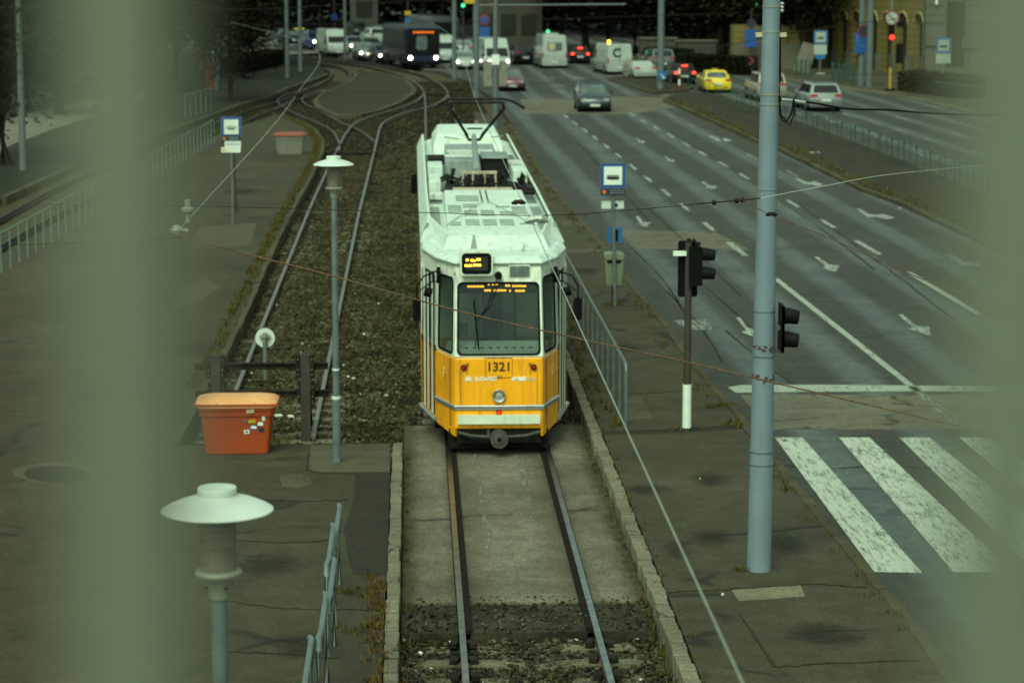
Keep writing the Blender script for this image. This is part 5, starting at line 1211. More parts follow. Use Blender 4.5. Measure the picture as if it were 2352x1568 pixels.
# far signals: two green lamps and posts
def far_signal(label, px_, py_, lx_, ly_, litm, z=PZ):
    P = base(px_, py_, z); T = thing('traffic_signal', label, 'traffic light', P, 0, 'distant traffic signals'); h = ztop(lx_, ly_, P)-z
    MB().cyl((0,0,0),(0,0,h+.5),.06,.05,12).build('post','postb',T); MB().rbox(((0),-.14,h+.25),(.28,.2,.85),.04).build('signal_head','black',T)
    MB().cyl((0,-.24,h),(0,-.275,h),.13,.12,14).build('lamp',litm,T); return T, P, h
far_signal('distant traffic signal showing green just left of the yellow sign',1064,150,1064,13,'greenlit',.05)
far_signal('distant traffic signal showing green above the camper van',1258,130,1258,73,'greenlit',.05)
far_signal('distant traffic signal showing green left of the top of the blue mast',1737,150,1737,12,'greenlit')
T, P, h = far_signal('traffic signal showing red on a post with a yellow foot before the hedge',2044,208,2056,86,'redsig')
MB().cyl((0,0,.05),(0,0,1.25),.07,.065,12).build('painted_foot','yellowsign',T); MB().lathe([(.35,0),(.3,.08),(.1,.1)],n=16).build('foot','black',T)
MB().cyl((.0,-.1,h+1.05),(0,-.13,h+1.05),.42,.42,28).build('round_sign','redsign',T); MB().cyl((0,-.135,h+1.05),(0,-.14,h+1.05),.33,.33,28).build('round_sign','whitefar',T); MB().box((0,-.15,h+1.05),(.62,.01,.07),ry=.8).build('sign_bar','redsign',T)
MB().cyl((0,0,h+.4),(0,0,h+4),.07,.06,10).build('post','galv',T)
MB().rbox((.6,.4,h+.7),(.45,.1,.30),.03).build('dark_panel','black',T); MB().rbox((.55,.4,h-.9),(.38,.1,1.1),.03).build('dark_panel','black',T)
# pair of poles with no-stopping and blue signs
T, P = pole('roadside_pole','left one of the pair of poles by the yellow building carrying two signs',1977,198,.19,.17,9,PZ,'polegrey',group=GP)
z1 = ztop(1983,71,P)-PZ; MB().cyl((.05,-.25,z1),(.05,-.28,z1),.36,.36,24).build('round_sign','redsign',T); MB().cyl((.05,-.282,z1),(.05,-.29,z1),.28,.28,24).build('round_sign','navy',T)
z2 = ztop(1980,98,P)-PZ; MB().rbox((.0,-.25,z2),(.92,.03,1.2),.03).build('blue_sign','blue',T); MB().box((.12,-.27,z2-.25),(.55,.01,.05),ry=.45).box((-.3,-.27,z2+.2),(.05,.01,.5)).build('sign_mark','galv',T)
pole('roadside_pole','right one of the pair of poles by the yellow building',1996,200,.19,.17,9,PZ,'polegrey',group=GP)
T, P, h, zc = stop_sign('distant blue bus stop sign in front of the yellow building',1883,170,70,w=.85,bl='blue2',r=.05)
MB().rbox((0,-.05,zc-.78),(.8,.02,.62),.03).build('info_plate','whitefar',T); MB().rbox((0,-.05,zc-1.22),(.6,.02,.28),.03).build('info_plate','blue2',T); MB().box((.05,-.05,zc-2.5),(.55,.02,.45)).build('notice','white',T)
T, P, h, zc = stop_sign('bus stop sign on a slim post in front of the clipped hedge',2165,216,87,w=.82,bl='blue2',r=.045)
MB().rbox((0,-.05,zc-.70),(.82,.02,.52),.03).build('info_plate','whitefar',T)
T, P = pole('sign_post','far post with a blue parking sign left of the blue mast',1724,160,.06,.05,3.9,PZ,'postb',cat='sign')
z1 = ztop(1724,88,P)-PZ; MB().rbox((0,-.08,z1),(.85,.03,1.15),.03).build('blue_sign','blue',T); MB().cyl((0,-.08,z1+.95),(0,-.1,z1+.95),.30,.30,20).build('round_sign','navy',T)
T, P = pole('sign_post','far post with a red ringed round sign above a blue square sign',1113,150,.09,.07,4.6,.05,'postb',cat='sign')
z1 = ztop(1113,46,P)-.05; MB().cyl((0,-.12,z1),(0,-.15,z1),.38,.38,24).build('round_sign','redsign',T); MB().cyl((0,-.152,z1),(0,-.16,z1),.27,.27,24).build('round_sign','blue',T); MB().rbox((0,-.12,z1-.95),(.72,.03,.95),.03).build('blue_sign','blue',T)
T, P = pole('roadside_pole','thickest grey pole at the tip of the far island with a round blue arrow sign',1517,204,.20,.16,10,PZ,'polegrey',group=GP)
z1 = ztop(1519,173,P)-PZ; MB().cyl((.05,-.24,z1),(.05,-.27,z1),.27,.27,24).build('arrow_sign','blue2',T); MB().box((.08,-.28,z1-.03),(.30,.01,.045),ry=.75).box((.16,-.28,z1-.14),(.16,.01,.045),ry=0).build('sign_arrow','white',T)
for y in (70,82,98,110): z_ = ztop(1515,y,P)-PZ; MB().cyl((0,0,z_),(0,0,z_+.03),.195,.195,16).build('band','galv',T)
T, P = pole('sign_post','small yellow and blue sign on a post above the far traffic',937,110,.06,.05,4.4,.05,'postb',cat='sign')
z1 = ztop(937,48,P)-.05; MB().rbox((0,-.08,z1),(.5,.03,.5),.03).build('blue_sign','blue2',T); MB().rbox((0,-.08,z1+.62),(.5,.03,.35),.03,).build('yellow_sign','yellowsign',T)
for x_, lb in ((769,'far pole with a small blue sign left of the delivery van'),):
    T, P = pole('sign_post',lb,x_,110,.08,.07,6,.05,'postb',cat='sign'); z1 = ztop(x_,40,P)-.05; MB().rbox((0,-.1,z1),(.5,.03,.5),.02).build('blue_sign','blue',T)
T, P = pole('sign_post','red chevron board on a short post beside the far pavement',1727,172,.04,.04,1.0,PZ,'postb',cat='sign')
MB().rbox((0,-.05,.85),(.7,.02,.7),.03).build('board','dark',T); MB().box((-.05,-.065,1.0),(.36,.01,.12),ry=.75).box((-.05,-.065,.75),(.36,.01,.12),ry=-.75).build('chevron','redsign',T)
P = base(1560,208); T = thing('marker_post','red and white striped marker post at the end of the median railing','post',P)
for i in range(5): MB().cyl((0,0,i*.3),(0,0,(i+1)*.3),.055,.055,10).build('stripe','white' if i%2 else 'redsign',T)
P = base(1445,176); T = thing('barrel','brown barrel standing between the panel van and the low white car','barrel',P); MB().lathe([(.34,0),(.40,.2),(.40,.75),(.34,.95),(0,.95)],n=20).build('shell','wood',T,smooth=True); MB().lathe([(.405,.3),(.405,.36)],n=20).lathe([(.405,.6),(.405,.66)],n=20).build('hoop','postb',T)
# bollards in front of the yellow building
for i, (x_, y0_) in enumerate([(1913,187),(1926,189),(1937,190),(1948,191),(1959,193)]):
    P = base(x_, y0_); T = thing('bollard','dark green steel bollard in the row before the yellow building','bollard',P,0,'dark green bollards'); MB().cyl((0,0,0),(0,0,1.0),.085,.08,12).build('shaft','greenpost',T,smooth=True); MB().lathe([(.08,1.0),(.095,1.02),(.09,1.08),(0,1.12)],n=12).build('cap','greenpost',T,smooth=True)
for i, x_ in enumerate([1829,1840,1850,1860]):
    P = base(x_, 176+i); T = thing('bollard','dark bollard in the row left of the distant bus stop','bollard',P,0,'far dark bollards'); MB().cyl((0,0,0),(0,0,1.0),.07,.07,12).build('shaft','greenpost',T,smooth=True); MB().lathe([(.07,1.0),(.085,1.02),(0,1.10)],n=12).build('cap','greenpost',T,smooth=True)
P = base(1850,168); T = thing('leaning_board','large pale board leaning in front of the yellow building','board',P); MB().box((0,0,.95),(1.0,.08,1.9),rx=.18,ry=.28).build('panel','wood',T); MB().box((0,.3,.5),(.08,.6,.08),rx=.7).build('stay','postb',T)
# ================================================================== BINS, BUFFER STOP, DISC
P = base(543,1043)
SBN = thing('salt_bin','big orange plastic grit bin with a sun faded lid in front of the buffer stop','bin',(P.x,P.y+.36,PZ))
def binmesh(T, W, D, Hh, mb_, ml_, k=1.0):
    def rr2(w, d, r, z): 
        o = []
        for (cx, cy, a0) in ((w/2-r,d/2-r,0),(-w/2+r,d/2-r,90),(-w/2+r,-d/2+r,180),(w/2-r,-d/2+r,270)):
            for i in range(5):
                a = math.radians(a0+90*i/4); o.append((cx+r*math.cos(a), cy+r*math.sin(a), z))
        return o
    MB().loft([rr2(W*.76,D*.76,.05,.0),rr2(W*.86,D*.86,.07,Hh*.70),rr2(W*.90,D*.90,.08,Hh*.71),rr2(W*.91,D*.91,.08,Hh*.80),rr2(W*.94,D*.94,.09,Hh*.81),rr2(W*.95,D*.95,.09,Hh*.86)]).build('bin_body',mb_,T,smooth=True,angle=30)
    l = MB().loft([rr2(W*.985,D*.985,.10,Hh*.865),rr2(W,D,.11,Hh*.88),rr2(W,D,.11,Hh*.925),rr2(W*.93,D*.88,.16,Hh*.99),rr2(W*.75,D*.55,.14,Hh*1.03)]).build('lid',ml_,T,smooth=True,angle=35)
    return l
l = binmesh(SBN,1.23,.78,.80,'orangebin','binlid')
RB = MB().rbox((0,0,.735),(1.235,.785,.035),.012).build('lid_rim','orangebin',l)
for s in (-1,1): MB().cyl((s*.28,-.36,.745),(s*.28,-.37,.765),.012,.012,8).build('hinge','galv',l)
for (x,z,w,h_,m) in ((.215,.645,.11,.055,'copper'),(.235,.49,.11,.05,'yellowsign'),(.26,.40,.10,.07,'blue2'),(.26,.40,.08,.04,'white'),(.36,.45,.075,.05,'white'),(.37,.36,.08,.06,'navy'),(.37,.365,.05,.03,'white'),(.135,.49,.055,.035,'galv'),(.155,.33,.08,.055,'white'),(.155,.33,.04,.03,'dark'),(.405,.54,.045,.085,'lampw')):
    yy = -.78*.5*(.76+.10*z/.56)-.004-(.002 if w < .09 else 0)-(.025 if z > .6 else 0); MB().box((x,yy,z),(w,.008,h_),rx=.07,ry=random.uniform(-.12,.12)).build('sticker',m,SBN)
P = base(665,355); GB = thing('salt_bin','grey grit bin with a red lid on the left platform by the track points','bin',(P.x,P.y+.36,PZ)); binmesh(GB,1.22,.76,.78,'greybin','redlid')
# buffer stop
P1 = base(703,1014,-.12); P0 = base(499,1014,-.12)
BF = thing('buffer_stop','black steel rail buffer stop closing the siding behind the orange bin','buffer stop',(0,P1.y,-.14))
for X in (P0.x,P1.x):
    m = MB(); m.box((X,0,.70),(.15,.10,1.42)).box((X,.06,.7),(.05,.10,1.40)).build('post','postb',BF)
    m = MB(); m.box((X-.11,.02,1.23),(.06,.16,.36)).box((X+.11,.02,1.23),(.06,.16,.36)).box((X+.12,.02,.78),(.06,.16,.40)).box((X-.10,.02,.80),(.05,.16,.34)).build('side_plate','beam',BF)
    m = MB(); m.loft([[(X-.05,.1,1.1),(X+.05,.1,1.1),(X+.05,.2,1.1),(X-.05,.2,1.1)],[(X-.05,1.5,-.1),(X+.05,1.5,-.1),(X+.05,1.65,-.1),(X-.05,1.65,-.1)]]).build('brace','beam',BF)
    r_ = MB()
    for z in (1.10,1.18,1.34,.65,.75,.9):
        for s in (-1,1): r_.cyl((X+s*.11,-.065,z),(X+s*.11,-.08,z),.012,.012,6)
    r_.build('rivets','galv',BF)
zc1 = AY(600,843,P1.y).z+.14; zc2 = AY(600,906,P1.y).z+.14; xa = AY(445,843,P1.y).x; xb = AY(753,843,P1.y).x
for zc_ in (zc1,zc2): MB().box(((xa+xb)/2,.10,zc_),(xb-xa,.09,.105)).box(((xa+xb)/2,.05,zc_+.045),(xb-xa,.05,.02)).build('cross_beam','beam',BF)
P = base(610,872,-.1); DS = thing('stop_disc','small white round disc signal on a short post behind the buffer stop','signal',P); zd = ztop(608,777,P)+.1
MB().cyl((0,0,0),(0,0,zd+.05),.045,.04,14).build('post','galv',DS,smooth=True); MB().cyl((0,.05,zd),(0,.07,zd),.175,.175,32).build('disc','lampw',DS); MB().box((0,.02,zd+.03),(.19,.05,.05)).cyl((0,-.01,zd+.02),(0,-.01,zd+.10),.05,.05,10).build('clamp','collar',DS)
# ================================================================== RAILINGS
def railing(nm, label, pts, hgt, spacing, mat, group=None, r=.022, z=PZ, cat='railing', top=True, hoops=False):
    """posts every `spacing` metres with a curved top rail"""
    A = Vector((pts[0][0], pts[0][1], z)); B = Vector((pts[1][0], pts[1][1], z)); L = (B-A).length; n = max(1, round(L/spacing)); d = (B-A)/n
    T = thing(nm, label, cat, A, 0, group); u = d.normalized()
    for i in range(n+1):
        o = d*i; MB().tube([o+Vector((0,0,-.02)), o+Vector((0,0,hgt-.10)), o+Vector((0,0,hgt))+u*(.10 if i < n else -.10)], r*.9, 6).build('post', mat, T, smooth=True)
    MB().tube([u*.08+Vector((0,0,hgt)), d*n-u*.08+Vector((0,0,hgt))], r, 8).build('top_rail', mat, T, smooth=True); return T
a = G2(1437,974,PZ); railing('handrail','galvanised handrail with close posts along the right side of the tram',[a,(a[0]-.06,a[1]+16)],.95,1.15,'galv',r=.028)
a = G2(-18,640,PZ); b = G2(492,328,PZ)
for k in range(1):
    railing('handrail','pale green railing between the left platform and the outer track',[a,b],.92,1.03,'paleg',r=.024)
a = G2(418,268,PZ); b = G2(489,252,PZ)
railing('handrail','short pale railing beside the outer track near the poster column',[G2(424,271,PZ),G2(484,253,PZ)],1.05,1.2,'galv',r=.025)
# overlapping hoops at the bottom left
xs = [(-2.16,27.9,26.2),(-2.20,26.9,24.9),(-2.14,25.3,23.4),(-2.18,23.9,22.1),(-2.26,22.3,20.0)]
for i, (X, ya, yb_) in enumerate(xs):
    T = thing('guard_hoop', ['farthest galvanised hoop barrier of the row at the bottom left','second farthest galvanised hoop barrier of the row at the bottom left','middle galvanised hoop barrier of the row at the bottom left','second nearest galvanised hoop barrier of the row at the bottom left','nearest galvanised hoop barrier cut by the bottom edge'][i], 'barrier', (X,ya,PZ), 0, 'galvanised hoops at the bottom left')
    L = yb_-ya; MB().tube([(0,0,-.02),(0,0,.86),(0.0,-.10,.96),(0.02,-.22,.98),(.02,L+.22,.98),(0,L+.10,.96),(0,L,.86),(0,L,-.02)],.030,10).build('hoop','galv',T,smooth=True)
# median hoops: individual green hoops, a line along the median
path = [G2(x,y,PZ) for x,y in [(1568,214),(1640,232),(1740,268),(1800,290),(1900,322),(2000,352),(2100,392),(2200,430),(2290,470),(2420,530)]]
tot = []; 
for p0, p1 in zip(path[:-1], path[1:]):
    L = math.dist(p0,p1); tot.append(L)
S_ = sum(tot); n = int(S_/2.05); pos = []
for i in range(n):
    s = i*S_/n; k = 0
    while s > tot[k]: s -= tot[k]; k += 1
    f = s/tot[k]; pos.append((path[k][0]+(path[k+1][0]-path[k][0])*f, path[k][1]+(path[k+1][1]-path[k][1])*f, math.atan2(path[k+1][1]-path[k][1], path[k+1][0]-path[k][0])))
HP = None
for i, (x, y, a) in enumerate(pos):
    if HP is None:
        HP = thing('railing_hoop','dark green hoop of the railing running along the median','railing',(x,y,PZ),a,'green hoops along the median')
        MB().tube([(0,0,-.02),(0,0,.78),(.06,0,.86),(.14,0,.88),(1.16,0,.88),(1.24,0,.86),(1.3,0,.78),(1.3,0,-.02)],.024,8).build('hoop','greenpost',HP,smooth=True)
    else: dup(HP,(x,y,PZ),a+random.uniform(-.03,.03))
# thin railing posts far right by the hedge
railing('handrail','dark railing on the pavement at the right edge by the hedge',[G2(2150,236,PZ),G2(2330,262,PZ)],1.05,1.3,'greenpost',r=.03)
# ================================================================== WIRES
def wire(nm, label, pts, r, mat, sag=0, cat='wire'):
    o = MB().tube([Vector(p) for p in smooth_path(pts, 8)], r, 6).build(nm, mat, None, smooth=True); tag(o, label, cat); return o
wire('contact_wire','pale overhead contact wire running above the main track to the pantograph',[(0,2,4.62),(0,25.9,4.60),(0,49.0,4.60),(0,80,4.9),(-1.5,110,5.0)],.0052,'wirec')
wire('contact_wire','pale overhead contact wire above the siding at the left',[(-3.71,25.2,4.60),(-3.66,50,4.60),(-4.4,78,4.6),(-9,105,4.7)],.006,'wirec')
def pxwire(nm, label, pts, Y, r, mat): return wire(nm, label, [AY(x,y,Y if not isinstance(Y,(tuple,list)) else Y[i]) for i,(x,y) in enumerate(pts)], r, mat)
pxwire('span_wire','dark span wire crossing above the tram roof',[(60,470),(430,473),(800,483),(1000,489),(1245,495),(1440,483),(1640,465)],26.0,.0045,'wire')
MB_ = MB().tube([AY(1600,468,26),AY(1640,465,26),AY(1700,460,26),AY(1747,455,26)],.008,6)
for x,y in ((1640,465),(1692,461),(1706,459)): MB_.cyl(AY(x-4,y,26),AY(x+4,y,26),.028,.028,10)
tag(MB_.build('wire_strainer','wire',None,smooth=True),'dark strainer with round insulators on the span wire left of the blue mast','insulator')
pxwire('span_wire','thin pale span wire running from the strainer across the blue mast to the right',[(1747,455),(1900,426),(2050,400),(2350,372)],26.0,.0022,'wirec')
pxwire('span_wire','rusty twisted guy wire sagging from the strainer past the blue mast',[(1706,461),(1772,494),(1900,545),(2080,625),(2260,700),(2420,770)],25.5,.006,'wirer')
pxwire('span_wire','rusty twisted wire slanting across the tram windscreen to the lower right',[(330,522),(410,540),(600,592),(750,630),(1060,716),(1300,771),(1580,832),(1750,872),(1920,912),(2200,978),(2450,1040)],22.0,.0075,'wirer')
pxwire('span_wire','thin dark wire behind the green railing at the left edge',[(-20,566),(60,562),(280,553),(420,545)],24.0,.004,'wire')
pxwire('span_wire','thin distant wire spanning from the left edge over the points and across the road',[(-30,204),(400,206),(683,214),(1053,207),(1530,174),(2100,171),(2400,168)],51.0,.004,'wire')
pxwire('span_wire','faint wire high above the far traffic',[(300,53),(690,57),(1100,50),(1400,40),(1700,30)],100.0,.012,'wire')
pxwire('span_wire','faint wire along the top of the photo',[(-20,20),(560,22),(760,12),(1100,-4)],100.0,.015,'wire')
pxwire('span_wire','thin wire rising from the median towards the yellow building',[(1560,125),(1800,80),(1960,55),(2200,30)],90.0,.014,'wire')
pxwire('power_cable','thick black cable hanging from the blue mast to the right edge',[(1789,229),(1811,232),(1870,237),(1945,250),(2045,253),(2132,260),(2278,265),(2430,262)],29.2,.014,'black')
c_ = MB().tube([AY(1795,229,29.2),AY(1816,231,29.2),AY(1850,236,29.2)],.022,8)
tag(c_.build('wire_strainer','ceram',None,smooth=True),'pale insulator rod joining the black cable to the blue mast','insulator')
def clamp(x, y, Y, label, s=1.0):
    c = AY(x,y,Y); m = MB(); P_ = [(-.08*s,-.01,0),(-.03*s,0,.012*s),(0,0,.02*s),(.03*s,0,.015*s),(.08*s,.01,0)]
    m.tube([Vector((c.x,c.y,c.z))+Vector(q) for q in P_],.02*s,8,rad=[.012*s,.03*s,.022*s,.032*s,.012*s])
    tag(m.build('wire_clamp','ceram' if 1.5 < s < 1.65 else 'wire',None,smooth=True),label,'clamp')
clamp(1191,467,27.7,'dark clamp on the contact wire above the tram roof'); clamp(1232,508,25.9,'larger silver clamp where the contact wire meets the span wire',1.6)
clamp(1772,494,25.5,'small rusty clamp on the guy wire in front of the blue mast',.8); clamp(684,218,50.2,'clamp on the siding wire above the points',1.3); clamp(1053,207,50.8,'clamp on the contact wire just behind the pantograph',1.3)
c_ = AY(405,528,25.0); tag(MB().lathe([(.02,-.06),(.06,-.04),(.07,0),(.05,.03),(.02,.05)],c_,16).box((c_.x+.06,c_.y,c_.z),(.12,.03,.03)).build('insulator','ceram',None,smooth=True),'white insulator at the near end of the siding wire','insulator')
c_ = AY(431,485,26.0); tag(MB().lathe([(.03,-.12),(.03,-.02),(.075,0),(.075,.03),(.035,.05),(.035,.12)],c_,16).build('insulator','collar',None,smooth=True),'grey bell insulator on the span wire beside the blurred railing bar','insulator')
# ================================================================== BUILDINGS
def wallmat(n, c1, c2, band=.42):
    m, nt, b = newmat(n); v = coords(nt)
    sx = N(nt,'ShaderNodeSeparateXYZ'); nt.links.new(v, sx.inputs[0]); a = N(nt,'ShaderNodeMath',operation='MULTIPLY'); a.inputs[1].default_value = 1/band; nt.links.new(sx.outputs[2], a.inputs[0])
    fr = N(nt,'ShaderNodeMath',operation='FRACT'); nt.links.new(a.outputs[0], fr.inputs[0])
    g = ramp(nt, fr.outputs[0], [(0,(.45,.45,.45)),(.10,(.5,.5,.5)),(.14,(1,1,1)),(.97,(1,1,1)),(1,(.45,.45,.45))])
    col = mix(nt, 1.0, ramp(nt, noise(nt, coords(nt,(.6,.6,.15)), 1.2, 6, .65), [(.3,c1),(.7,c2)]), g, 'MULTIPLY')
    nt.links.new(col, b.inputs['Base Color']); b.inputs['Roughness'].default_value = .9; return m
M['ywall'] = wallmat('yellow rusticated plaster', (.105,.078,.016), (.15,.112,.026)); M['plinth'] = paint('plinth stone', (.085,.08,.056), .9, 0, .2, .6)
M['bwall'] = wallmat('beige plaster', (.07,.075,.052), (.10,.105,.075), 1.1); M['ytrim'] = paint('yellow stone trim', (.26,.21,.08), .9, 0, .15, 1)
M['winglass'] = glassmat('window glass', (.012,.013,.010), 0, .15); M['farwall'] = paint('far wall plaster', (.040,.037,.026), .9, 0, .35, .4); M['farwall2'] = paint('far grey wall', (.035,.042,.034), .9, 0, .3, .5); M['reveal'] = paint('arch reveal', (.05,.04,.018), .9, 0, .3, 1)
P0 = G(2120,172,PZ); u_ = ray(-950,-97); u_.z = 0; u_.normalize(); nrm_ = Vector((u_.y,-u_.x,0)); 
if nrm_.y > 0: nrm_ = -nrm_
def FPt(x, y):
    d = ray(x,y); t = (P0-CAM).dot(nrm_)/d.dot(nrm_); q = CAM+d*t; return (q-P0).dot(u_), q.z
YB = thing('yellow_building','yellow rusticated building with a row of dark arched openings','building',(P0.x,P0.y,PZ),math.atan2(u_.y,u_.x))
# local frame: x along the facade (away), facade faces -y or +y
loc_n = 1 if (Vector((-u_.y,u_.x,0))).dot(nrm_) > 0 else -1     # local +y direction sign towards the viewer
arx = sorted([FPt(1866.2+x*.1648, 60)[0] for x in (222,420,612,838,1035,1252,1482)])
ex = [arx[-1]+ (arx[-1]-arx[-2])*(i+1) for i in range(9)]; arx = arx+ex
edges = [0]+[(a+b)/2 for a,b in zip(arx[:-1],arx[1:])]+[arx[-1]+1.2]
wall = MB(); rev = MB(); trim = MB(); HT = 5.6
for i, ax in enumerate(arx):
    a, b = edges[i], edges[i+1]; hw_ = min(.62,(b-a)*.30); zt_ = 3.75; sp = zt_-hw_
    inner = []
    k = 5
    for (c0, a0) in ((0,0),(1,90)):
        for j in range(k+1):
            an = math.radians(a0+90*j/k); inner.append((ax+hw_*math.cos(an), sp+hw_*math.sin(an)))
    inner += [(ax-hw_,.0)]*(k+1)+[(ax+hw_,.0)]*(k+1)
    outer = [(b,HT)]*(k+1)+[(a,HT)]*(k+1)+[(a,0)]*(k+1)+[(b,0)]*(k+1); n_ = len(inner); vs = []
    for pl, o in ((outer,0),(inner,0),(inner,-.55*loc_n),(outer,-.55*loc_n)): vs += [(x,o,z) for x,z in pl]
    fs = []
    for j in range(n_):
        q = (j+1)%n_; fs += [(j,q,n_+q,n_+j),(n_+j,n_+q,2*n_+q,2*n_+j)]
    wall.add(vs, fs)
    rev.rbox((ax,-.45*loc_n,2.0),(hw_*2.2,.06,4.2),.05)
    tp = [(ax+(hw_+.09)*math.cos(math.radians(t)),.03*loc_n,sp+(hw_+.09)*math.sin(math.radians(t))) for t in range(0,181,15)]; trim.tube(tp,.06,5)
M['ywall'].node_tree
wall.build('wall','ywall',YB); rev.build('door','winglass',YB); trim.build('arch_moulding','ytrim',YB)
for i, ax in enumerate(arx):
    a, b = edges[i], edges[i+1]; hw_ = min(.62,(b-a)*.30)
    for x0, x1 in ((a,ax-hw_),(ax+hw_,b)): MB().box(((x0+x1)/2,.05*loc_n,.55),(x1-x0,.14,1.1)).build('plinth','plinth',YB)
MB().box((edges[-1]/2,-4*loc_n,HT+5),(edges[-1],8,10)).build('upper_floors','ywall',YB); MB().box((edges[-1]/2,.12*loc_n,HT+.15),(edges[-1],.3,.3)).build('cornice','ytrim',YB)
ww = MB()
for ax in arx:
    for z in (7.6,11.6): ww.box((ax,.02*loc_n,z),(.9,.1,1.9))
ww.build('upper_windows','winglass',YB); MB().box((edges[-1]/2,-3.8*loc_n,HT+10.6),(edges[-1]+.8,8.6,1.2)).build('roof','redlid',YB)
# beige corner building at the right
Pq = G(2124,174,PZ); BB = thing('beige_building','beige stone building with a tall dark doorway right of the yellow building','building',(Pq.x,Pq.y,PZ),math.radians(-8))
MB().box((12,5.0,6),(24,10,12)).build('wall','bwall',BB)
MB().box((.45,-.15,2.15),(.9,.3,.6)).box((2.8,-.15,2.0),(1.1,.3,.6)).build('ledge','plinth',BB); MB().box((.55,-.08,.9),(1.1,.18,1.85)).box((7.5,-.08,.85),(9.3,.18,1.7)).build('plinth','plinth',BB)
MB().rbox((1.85,-.02,2.6),(1.15,.12,4.0),.05).build('doorway','winglass',BB)
for x in (1.2,2.5): MB().box((x,-.1,2.8),(.14,.16,5.6)).build('pilaster','plinth',BB)
MB().cyl((.62,-.18,4.4),(.62,-.18,4.75),.12,.08,10).build('wall_lamp','white',BB)
# far walls glimpsed between the trees
def farwall(label, x0, x1, yb_, ytop, mat, th=6, nm='far_building', cat='building'):
    A = G(x0,yb_,.1); B = G(x1,yb_,.1); h = AY((x0+x1)/2,ytop,(A.y+B.y)/2).z; T = thing(nm,label,cat,((A.x+B.x)/2,(A.y+B.y)/2,.05))
    W = B.x-A.x; MB().box((0,th/2,h/2),(W,th,h)).build('wall',mat,T); return T, W, h
T, W, h = farwall('beige house glimpsed behind the lamp post with grey boxes',1090,1245,118,-60,'farwall')
MB().box((0,-.05,h*.35),(1.2,.1,1.6)).box((-W*.3,-.05,h*.35),(1.2,.1,1.6)).box((W*.3,-.05,h*.35),(1.2,.1,1.6)).build('window','winglass',T)
T, W, h = farwall('greyish pale garden wall behind the far traffic on the right',1555,1645,150,98,'farwall2',1.0,'garden_wall','wall'); MB().box((0,.5,h+.05),(W+.2,1.2,.1)).build('coping','plinth',T)
T, W, h = farwall('dull garden wall left of the paler one behind the thick grey pole',1470,1553,146,92,'farwall',1.0,'garden_wall','wall'); MB().box((0,.5,h+.05),(W+.2,1.2,.1)).build('coping','plinth',T)
T, W, h = farwall('pale far facade above the queue of cars',805,868,80,-70,'farwall2'); MB().box((0,-.05,2.5),(1.5,.1,1.5)).build('window','winglass',T)
T, W, h = farwall('long low yellow wall beyond the blue mast',1683,1840,160,60,'ywall',1.5,'yellow_wall','wall'); MB().box((0,-.06,.9),(W,.1,1.8)).build('plinth','plinth',T)
# kiosk/poster column at left
P = G(488,208,.05); KS = thing('poster_kiosk','teal and red poster kiosk under the dark trees at the left','kiosk',P)
MB().box((0,0,1.3),(.72,.6,2.6)).build('body','redsign',KS); MB().box((.27,-.31,1.3),(.18,.05,2.6)).box((-.05,-.31,2.45),(.55,.05,.3)).build('frame','tealp',KS) if 'tealp' in M else None
M['tealp'] = paint('teal paint', (.01,.11,.10), .6, 0, .2, 3)
MB().box((.27,-.31,1.3),(.18,.05,2.6)).box((-.05,-.31,2.45),(.55,.05,.3)).build('frame','tealp',KS); MB().box((-.05,-.32,1.95),(.34,.04,.75)).build('poster','lampw',KS); MB().box((-.12,-.345,1.95),(.12,.02,.7)).build('poster_print','dark',KS)
P = G(463,200,.05); KS = thing('poster_board','narrow poster board with torn orange strips left of the kiosk','sign',P)
MB().box((0,0,1.2),(.45,.08,1.6)).build('board','postb',KS); MB().box((-.05,-.05,1.3),(.14,.02,.7)).build('poster','redlid',KS); MB().cyl((-.18,0,0),(-.18,0,1.0),.03,.03,8).cyl((.18,0,0),(.18,0,1.0),.03,.03,8).build('leg','postb',KS)
# ================================================================== TREES, HEDGE
def crown_mesh(nm, rx, rz_, clumps, per, leaf, seed):
    r = random.Random(seed); vs = []; fs = []
    for _ in range(clumps):
        while True:
            x, y, z = r.uniform(-1,1), r.uniform(-1,1), r.uniform(-1,1); d = x*x+y*y+z*z
            if .15 < d < 1: break
        k = r.uniform(.8,1.0); cx, cy, cz = x*rx*k, y*rx*k, z*rz_*k; cr_ = r.uniform(.10,.24)*rx
        for _ in range(per):
            a, b, c = r.gauss(0,cr_), r.gauss(0,cr_), r.gauss(0,cr_*.7); s = leaf*r.uniform(.5,1.3); q = Matrix.Rotation(r.uniform(0,6.28),3,'Z') @ Matrix.Rotation(r.uniform(-1.2,1.2),3,'X'); o = len(vs)
            for (p0, p1) in ((-s,-s*.5),(s*.2,-s*.7),(s,0),(s*.1,s*.6)): vs.append(tuple(Vector((cx+a,cy+b,cz+c))+q@Vector((p0,p1,0))))
            fs.append((o,o+1,o+2,o+3))
    me = bpy.data.meshes.new(nm); me.from_pydata(vs, [], fs); return me
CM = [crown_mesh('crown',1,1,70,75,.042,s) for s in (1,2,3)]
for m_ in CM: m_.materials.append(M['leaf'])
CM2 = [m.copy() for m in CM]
for m_ in CM2: m_.materials.clear(); m_.materials.append(M['leaf2'])
